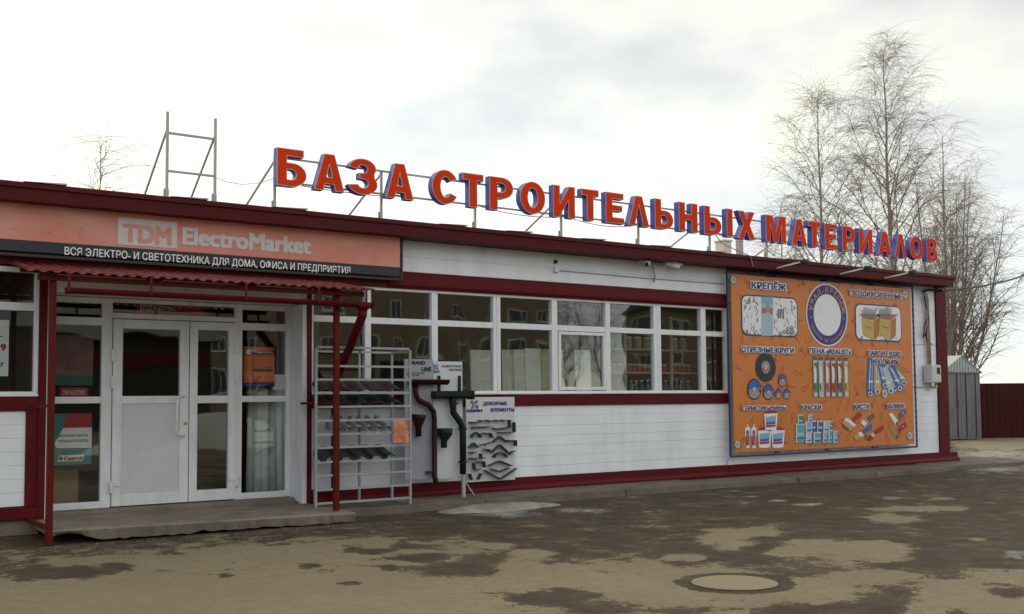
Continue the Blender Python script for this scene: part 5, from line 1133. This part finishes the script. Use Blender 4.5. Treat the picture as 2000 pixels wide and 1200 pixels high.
for k in range(n):
    a0, a1 = CW * k / n + .004, CW * (k + 1) / n - .004; hz0 = czt + (czr - czt) * (1 - abs(2 * k / n - 1)); hz1 = czt + (czr - czt) * (1 - abs(2 * (k + 1) / n - 1)); d = .012 * (k % 2)
    q.add([cp(a0, -.06 - d, czt - .02), cp(a1, -.06 - d, czt - .02), cp(a1, -.06 - d, hz1 + .003), cp(a0, -.06 - d, hz0 + .003), cp(a0, -.02, czt - .02), cp(a1, -.02, czt - .02), cp(a1, -.02, hz1 + .003), cp(a0, -.02, hz0 + .003)], [(0, 1, 2, 3), (7, 6, 5, 4), (0, 4, 5, 1), (1, 5, 6, 2), (2, 6, 7, 3), (3, 7, 4, 0)])
q.build('gable', TIN, CT)
q = MB()
q.add([cp(-.08, -.10, czt - .03), cp(CW / 2, -.10, czr + .03), cp(CW + .08, -.10, czt - .03), cp(CW + .08, CL, czt - .03), cp(CW / 2, CL, czr + .03), cp(-.08, CL, czt - .03)] + [cp(-.08, -.10, czt - .05), cp(CW / 2, -.10, czr + .008), cp(CW + .08, -.10, czt - .05), cp(CW + .08, CL, czt - .05), cp(CW / 2, CL, czr + .008), cp(-.08, CL, czt - .05)],
      [(0, 1, 4, 5), (1, 2, 3, 4), (11, 10, 7, 6), (10, 9, 8, 7), (0, 6, 7, 1), (1, 7, 8, 2), (5, 4, 10, 11), (4, 3, 9, 10)])
q.build('container_roof', mat('pale_tin', (.5, .49, .45), .45, var=.1), CT)
# fence of dark red profiled sheet running right from the container
fa = cp(CW + .05, .25, 0); d_ = Vector((.80, -.60, 0)); nrm = Vector((-d_.y, d_.x, 0))
ztf = F(1925, 749.5, fa.y)[1] + .5
FN = thing('metal_fence', 'dark red profiled metal fence right of the grey container', 'fence', tuple(fa))
FM = mat('dark_red_fence_paint', (.050, .004, .007), .6, var=.25, vs=2, dirt=((.02, .012, .012), .6, (1, 1, .7)), spec=.2)
for s in range(5):
    q = MB(); n = 40; vs = []
    for k in range(n + 1):
        p_ = fa + d_ * (s * 2.5 + .004 + 2.492 * k / n); off = .02 * (1 if (k // 2) % 2 else 0)
        vs += [p_ - nrm * (-.05 + off) * -1 + Vector((0, 0, .03)), p_ - nrm * (-.05 + off) * -1 + Vector((0, 0, ztf + .01 * (s % 2)))]
    q.add(vs, [(k * 2, k * 2 + 2, k * 2 + 3, k * 2 + 1) for k in range(n)]); q.build('fence_sheet', FM, FN)
for s in range(6):
    q = MB(); p_ = fa + d_ * (s * 2.5) + nrm * .12; q.box(p_.x - .03, p_.x + .03, p_.y - .03, p_.y + .03, -.55, ztf - .55); q.build('fence_post', FM, FN)

# ------------------------------------------------------------------ birches
def birch(name, base, H, seed, spread, label, lean=(0, 0), leaders=1, nb=46, r0=None, dens=1.0, lowb=.18, up=1.3, group=None, fan=(.1, .3), tw=1.0):
    rr = random.Random(seed); T = thing(name, label, 'tree', base, group); bx, by, bz = base
    tm, cm_ = MB(), MB(); r0 = r0 or H * .0095
    wind = Vector((.5, -.1, 0))
    def twig(p, d, L, r):
        pts = [p]; dd = d.copy(); n = 4
        for k in range(n):
            dd = (dd + Vector((rr.uniform(-.22, .22), rr.uniform(-.22, .22), rr.uniform(-.42, .02))) + wind * .05).normalized(); pts.append(pts[-1] + dd * L / n)
        cm_.tube(pts, [r, r * .9, r * .75, r * .6, r * .4], 3, False)
    def sub(p, d, L, r, depth):
        n = 5; pts = [p]; dd = d.copy()
        for k in range(n):
            dd = (dd + Vector((rr.uniform(-.16, .16), rr.uniform(-.16, .16), (.10 if depth == 2 else 0) if k < 3 else -.16)) + wind * .03).normalized(); pts.append(pts[-1] + dd * L / n)
        rs = [r * (1 - .75 * k / n) for k in range(n + 1)]
        cm_.tube(pts, rs, 3 if r < .02 else 5, False)
        if depth == 0: return
        m_ = int((9 if depth == 2 else 6) * dens * min(1.6, .6 + L / 2 / tw))
        for k in range(m_):
            t_ = rr.uniform(.18, 1); q_ = t_ * n; i_ = min(n - 1, int(q_)); pp = pts[i_].lerp(pts[i_ + 1], q_ - i_)
            base_d = (pts[i_ + 1] - pts[i_]).normalized(); az = rr.uniform(0, 6.28)
            nd = (base_d * rr.uniform(.5, 1.0) + Vector((math.cos(az), math.sin(az), rr.uniform(-.35, .45))) * rr.uniform(.5, .95)).normalized()
            if depth == 2: sub(pp, nd, L * rr.uniform(.28, .5) * (1.15 - .5 * t_), max(.008, r * .42), 1)
            else: twig(pp, nd, rr.uniform(.6, 1.5) * tw, .0046 * tw)
    for ld in range(leaders):
        n = 14; pts = [Vector((bx, by, bz))]; an = rr.uniform(0, 6.28) if fan[1] < .5 else rr.choice((-1, 1, 1, 1)) * rr.uniform(-.5, .5) + rr.choice((0, 0, 0, 3.14))
        tilt = Vector((lean[0], lean[1], 1)) + (Vector((math.cos(an), math.sin(an), 0)) * rr.uniform(*fan) if leaders > 1 and ld else Vector())
        HH = H * (1 if ld == 0 else rr.uniform(.72, .95))
        for k in range(n): pts.append(pts[-1] + (tilt + Vector((rr.uniform(-.035, .035), rr.uniform(-.035, .035), 0))).normalized() * HH / n); tilt = tilt * .93 + Vector((0, 0, .07)) if ld else tilt
        rs = [r0 * (1 if ld == 0 else .7) * (1 - .93 * (k / n) ** .9) + .006 for k in range(n + 1)]
        tm.tube(pts, rs, 9)
        for k in range(int(nb / leaders ** .5)):
            h_ = lowb + (1 - lowb) * ((k + rr.random()) / int(nb / leaders ** .5)) ** .92; h_ = min(.985, h_); q_ = h_ * n; i_ = min(n - 1, int(q_)); pp = pts[i_].lerp(pts[i_ + 1], q_ - i_)
            az = k * 2.4 + rr.uniform(-.5, .5); el = up * rr.uniform(.75, 1.25)
            d = Vector((math.cos(az), math.sin(az), el)).normalized()
            shape = (1.12 - h_) ** .75 * (.55 + .45 * min(1, (h_ - lowb) / .15 + .3))
            sub(pp, d, spread * shape * rr.uniform(.7, 1.15), max(.010, r0 * .36 * (1.1 - h_)), 2)
    tm.build('trunk', BARK, T, smooth=True); cm_.build('crown', TWIG, T)
    return T
G1 = 'bare birches behind the shop'
birch('birch_tree', (50.4, 24, -.5), 21.3, 21, 7.2, 'tallest bare birch rising behind the end of the roof sign', group=G1, nb=56, dens=.9, lowb=.12, up=1.2, tw=1.35)
birch('birch_tree', (45.14, 24.5, -.5), 17.83, 5, 6.78, 'bare birch with drooping twigs behind the roof sign, left of the tallest', group=G1, nb=44, dens=.85, lowb=.2, up=1.1, tw=1.35)
birch('birch_tree', (55.94, 24.2, -.5), 17.42, 33, 5.82, 'broad many stemmed bare birch at the right, behind container and fence', group=G1, leaders=8, nb=70, up=1.3, dens=.6, lowb=.12, fan=(.12, .75), tw=1.3)
birch('birch_tree', (42.09, 24.6, -.5), 11.88, 41, 3.88, 'smallest bare birch, left of the others behind the roof sign', group=G1, nb=22, up=1.0, dens=.85, tw=1.35)
birch('bare_sapling', (5.95, 14, 0), 7.55, 8, 1.5, 'thin bare sapling top showing above the left end of the roof', nb=22, up=1.5, dens=.5, r0=.04, lowb=.5, tw=1.3)

# ------------------------------------------------------------------ across the yard (mirrored in the shop windows)
BRW = mat('tan_plaster', (.225, .188, .135), .85, var=.15, vs=.6, dirt=((.15, .115, .08), .6, (.5, .5, .2)))
def apartment(lab, x0, x1, y0, y1, H, floors, nwin, wall, roofm, pitched, zfirst=2.0, rot=0):
    o = thing('apartment_block', lab, 'building', (x0, y1, 0))
    q = MB(); q.box(x0, x1, y0, y1, 0, H); q.build('wall', wall, o)
    q = MB()
    if pitched: q.add([(x0 - .6, y1 + .6, H), (x1 + .6, y1 + .6, H), (x1 + .6, y0 - .6, H), (x0 - .6, y0 - .6, H), (x0 + 3, (y0 + y1) / 2, H + 3.4), (x1 - 3, (y0 + y1) / 2, H + 3.4)], [(0, 1, 5, 4), (1, 2, 5), (2, 3, 4, 5), (3, 0, 4), (3, 2, 1, 0)])
    else: q.box(x0 - .3, x1 + .3, y0 - .3, y1 + .3, H + .002, H + .5)
    q.build('roof', roofm, o)
    for fl in range(floors):
        for k in range(nwin):
            X_ = x0 + 1.6 + (x1 - x0 - 3.2) * k / (nwin - 1); z = zfirst + fl * 3.05
            f_ = MB(); fr(f_, X_ - .72, X_ + .72, z, z + 1.5, .09, y1 + .01, y1 + .07); f_.box(X_ - .03, X_ + .03, y1 + .012, y1 + .066, z + .09, z + 1.41); f_.box(X_ - .85, X_ + .85, y1 + .001, y1 + .16, z - .08, z - .001)
            w_ = f_.build('window', PVC, o); g_ = MB(); g_.flat(rect(X_ - .63, X_ + .63, z + .09, z + 1.41)[::-1], y1 + .03); g_.build('pane', mat('dark_pane', (.035, .04, .045), .12), w_)
    o.rotation_euler.z = rad(rot)
    return o
apartment('long tan apartment block opposite the shop, mirrored in its windows', 10, 59.6, -80, -67, 14.5, 4, 16, BRW, mat('grey_roof', (.2, .2, .2), .8), False, 2.2)
apartment('tan apartment house with dark hipped roof, mirrored right of the other block', 69, 100, -82, -68, 10.2, 3, 9, BRW, mat('dark_roof', (.03, .028, .028), .7), True, 1.6, rot=46)
GY = 'bare birches across the yard'
for k, (x_, y_, h_, lab) in enumerate(((70.5, -78, 17, 'tall bare birch between the two apartment blocks, mirrored in the opening sash pane'), (73.5, -84, 15, 'bare birch between the apartment blocks, right of the tall one'), (66.0, -76, 13, 'shorter bare birch at the end of the long apartment block'), (44, -42, 10, 'bare birch in front of the long tan apartment block across the yard'), (30, -36, 9, 'small bare birch across the yard opposite the gutter boards'))):
    birch('birch_tree', (x_, y_, 0), h_, 61 + k, 4.6, lab, nb=34, dens=.62, group=GY)

BA = thing('barn', 'dark barn with grey gable roof and red band, mirrored in the door glass', 'barn', (6, -40, 0))
DKW = mat('dark_planks', (.030, .026, .020), .85, var=.4, vs=2, sc=(4, 4, .4))
q = MB(); q.box(-14, 17.5, -50, -40, 0, 4.6); q.build('wall', DKW, BA)
q = MB(); q.box(-13.9, 17.4, -39.98, -39.9, 3.0, 3.7); q.build('red_band', RED, BA)
q = MB(); q.add([(-14.5, -39.3, 4.601), (18, -39.3, 4.601), (18, -50.6, 4.601), (-14.5, -50.6, 4.601), (-14.5, -45, 7.4), (18, -45, 7.4)], [(0, 1, 5, 4), (2, 3, 4, 5), (1, 2, 5), (3, 0, 4), (3, 2, 1, 0)]); q.build('roof', mat('grey_barn_roof', (.16, .17, .17), .7, var=.3), BA)
for x_ in (-8, 0, 8, 14):
    q = MB(); q.box(x_ - 1.2, x_ + 1.2, -39.97, -39.9, .1, 2.6); q.build('gate', mat('black_gate', (.012, .012, .012), .7), BA)
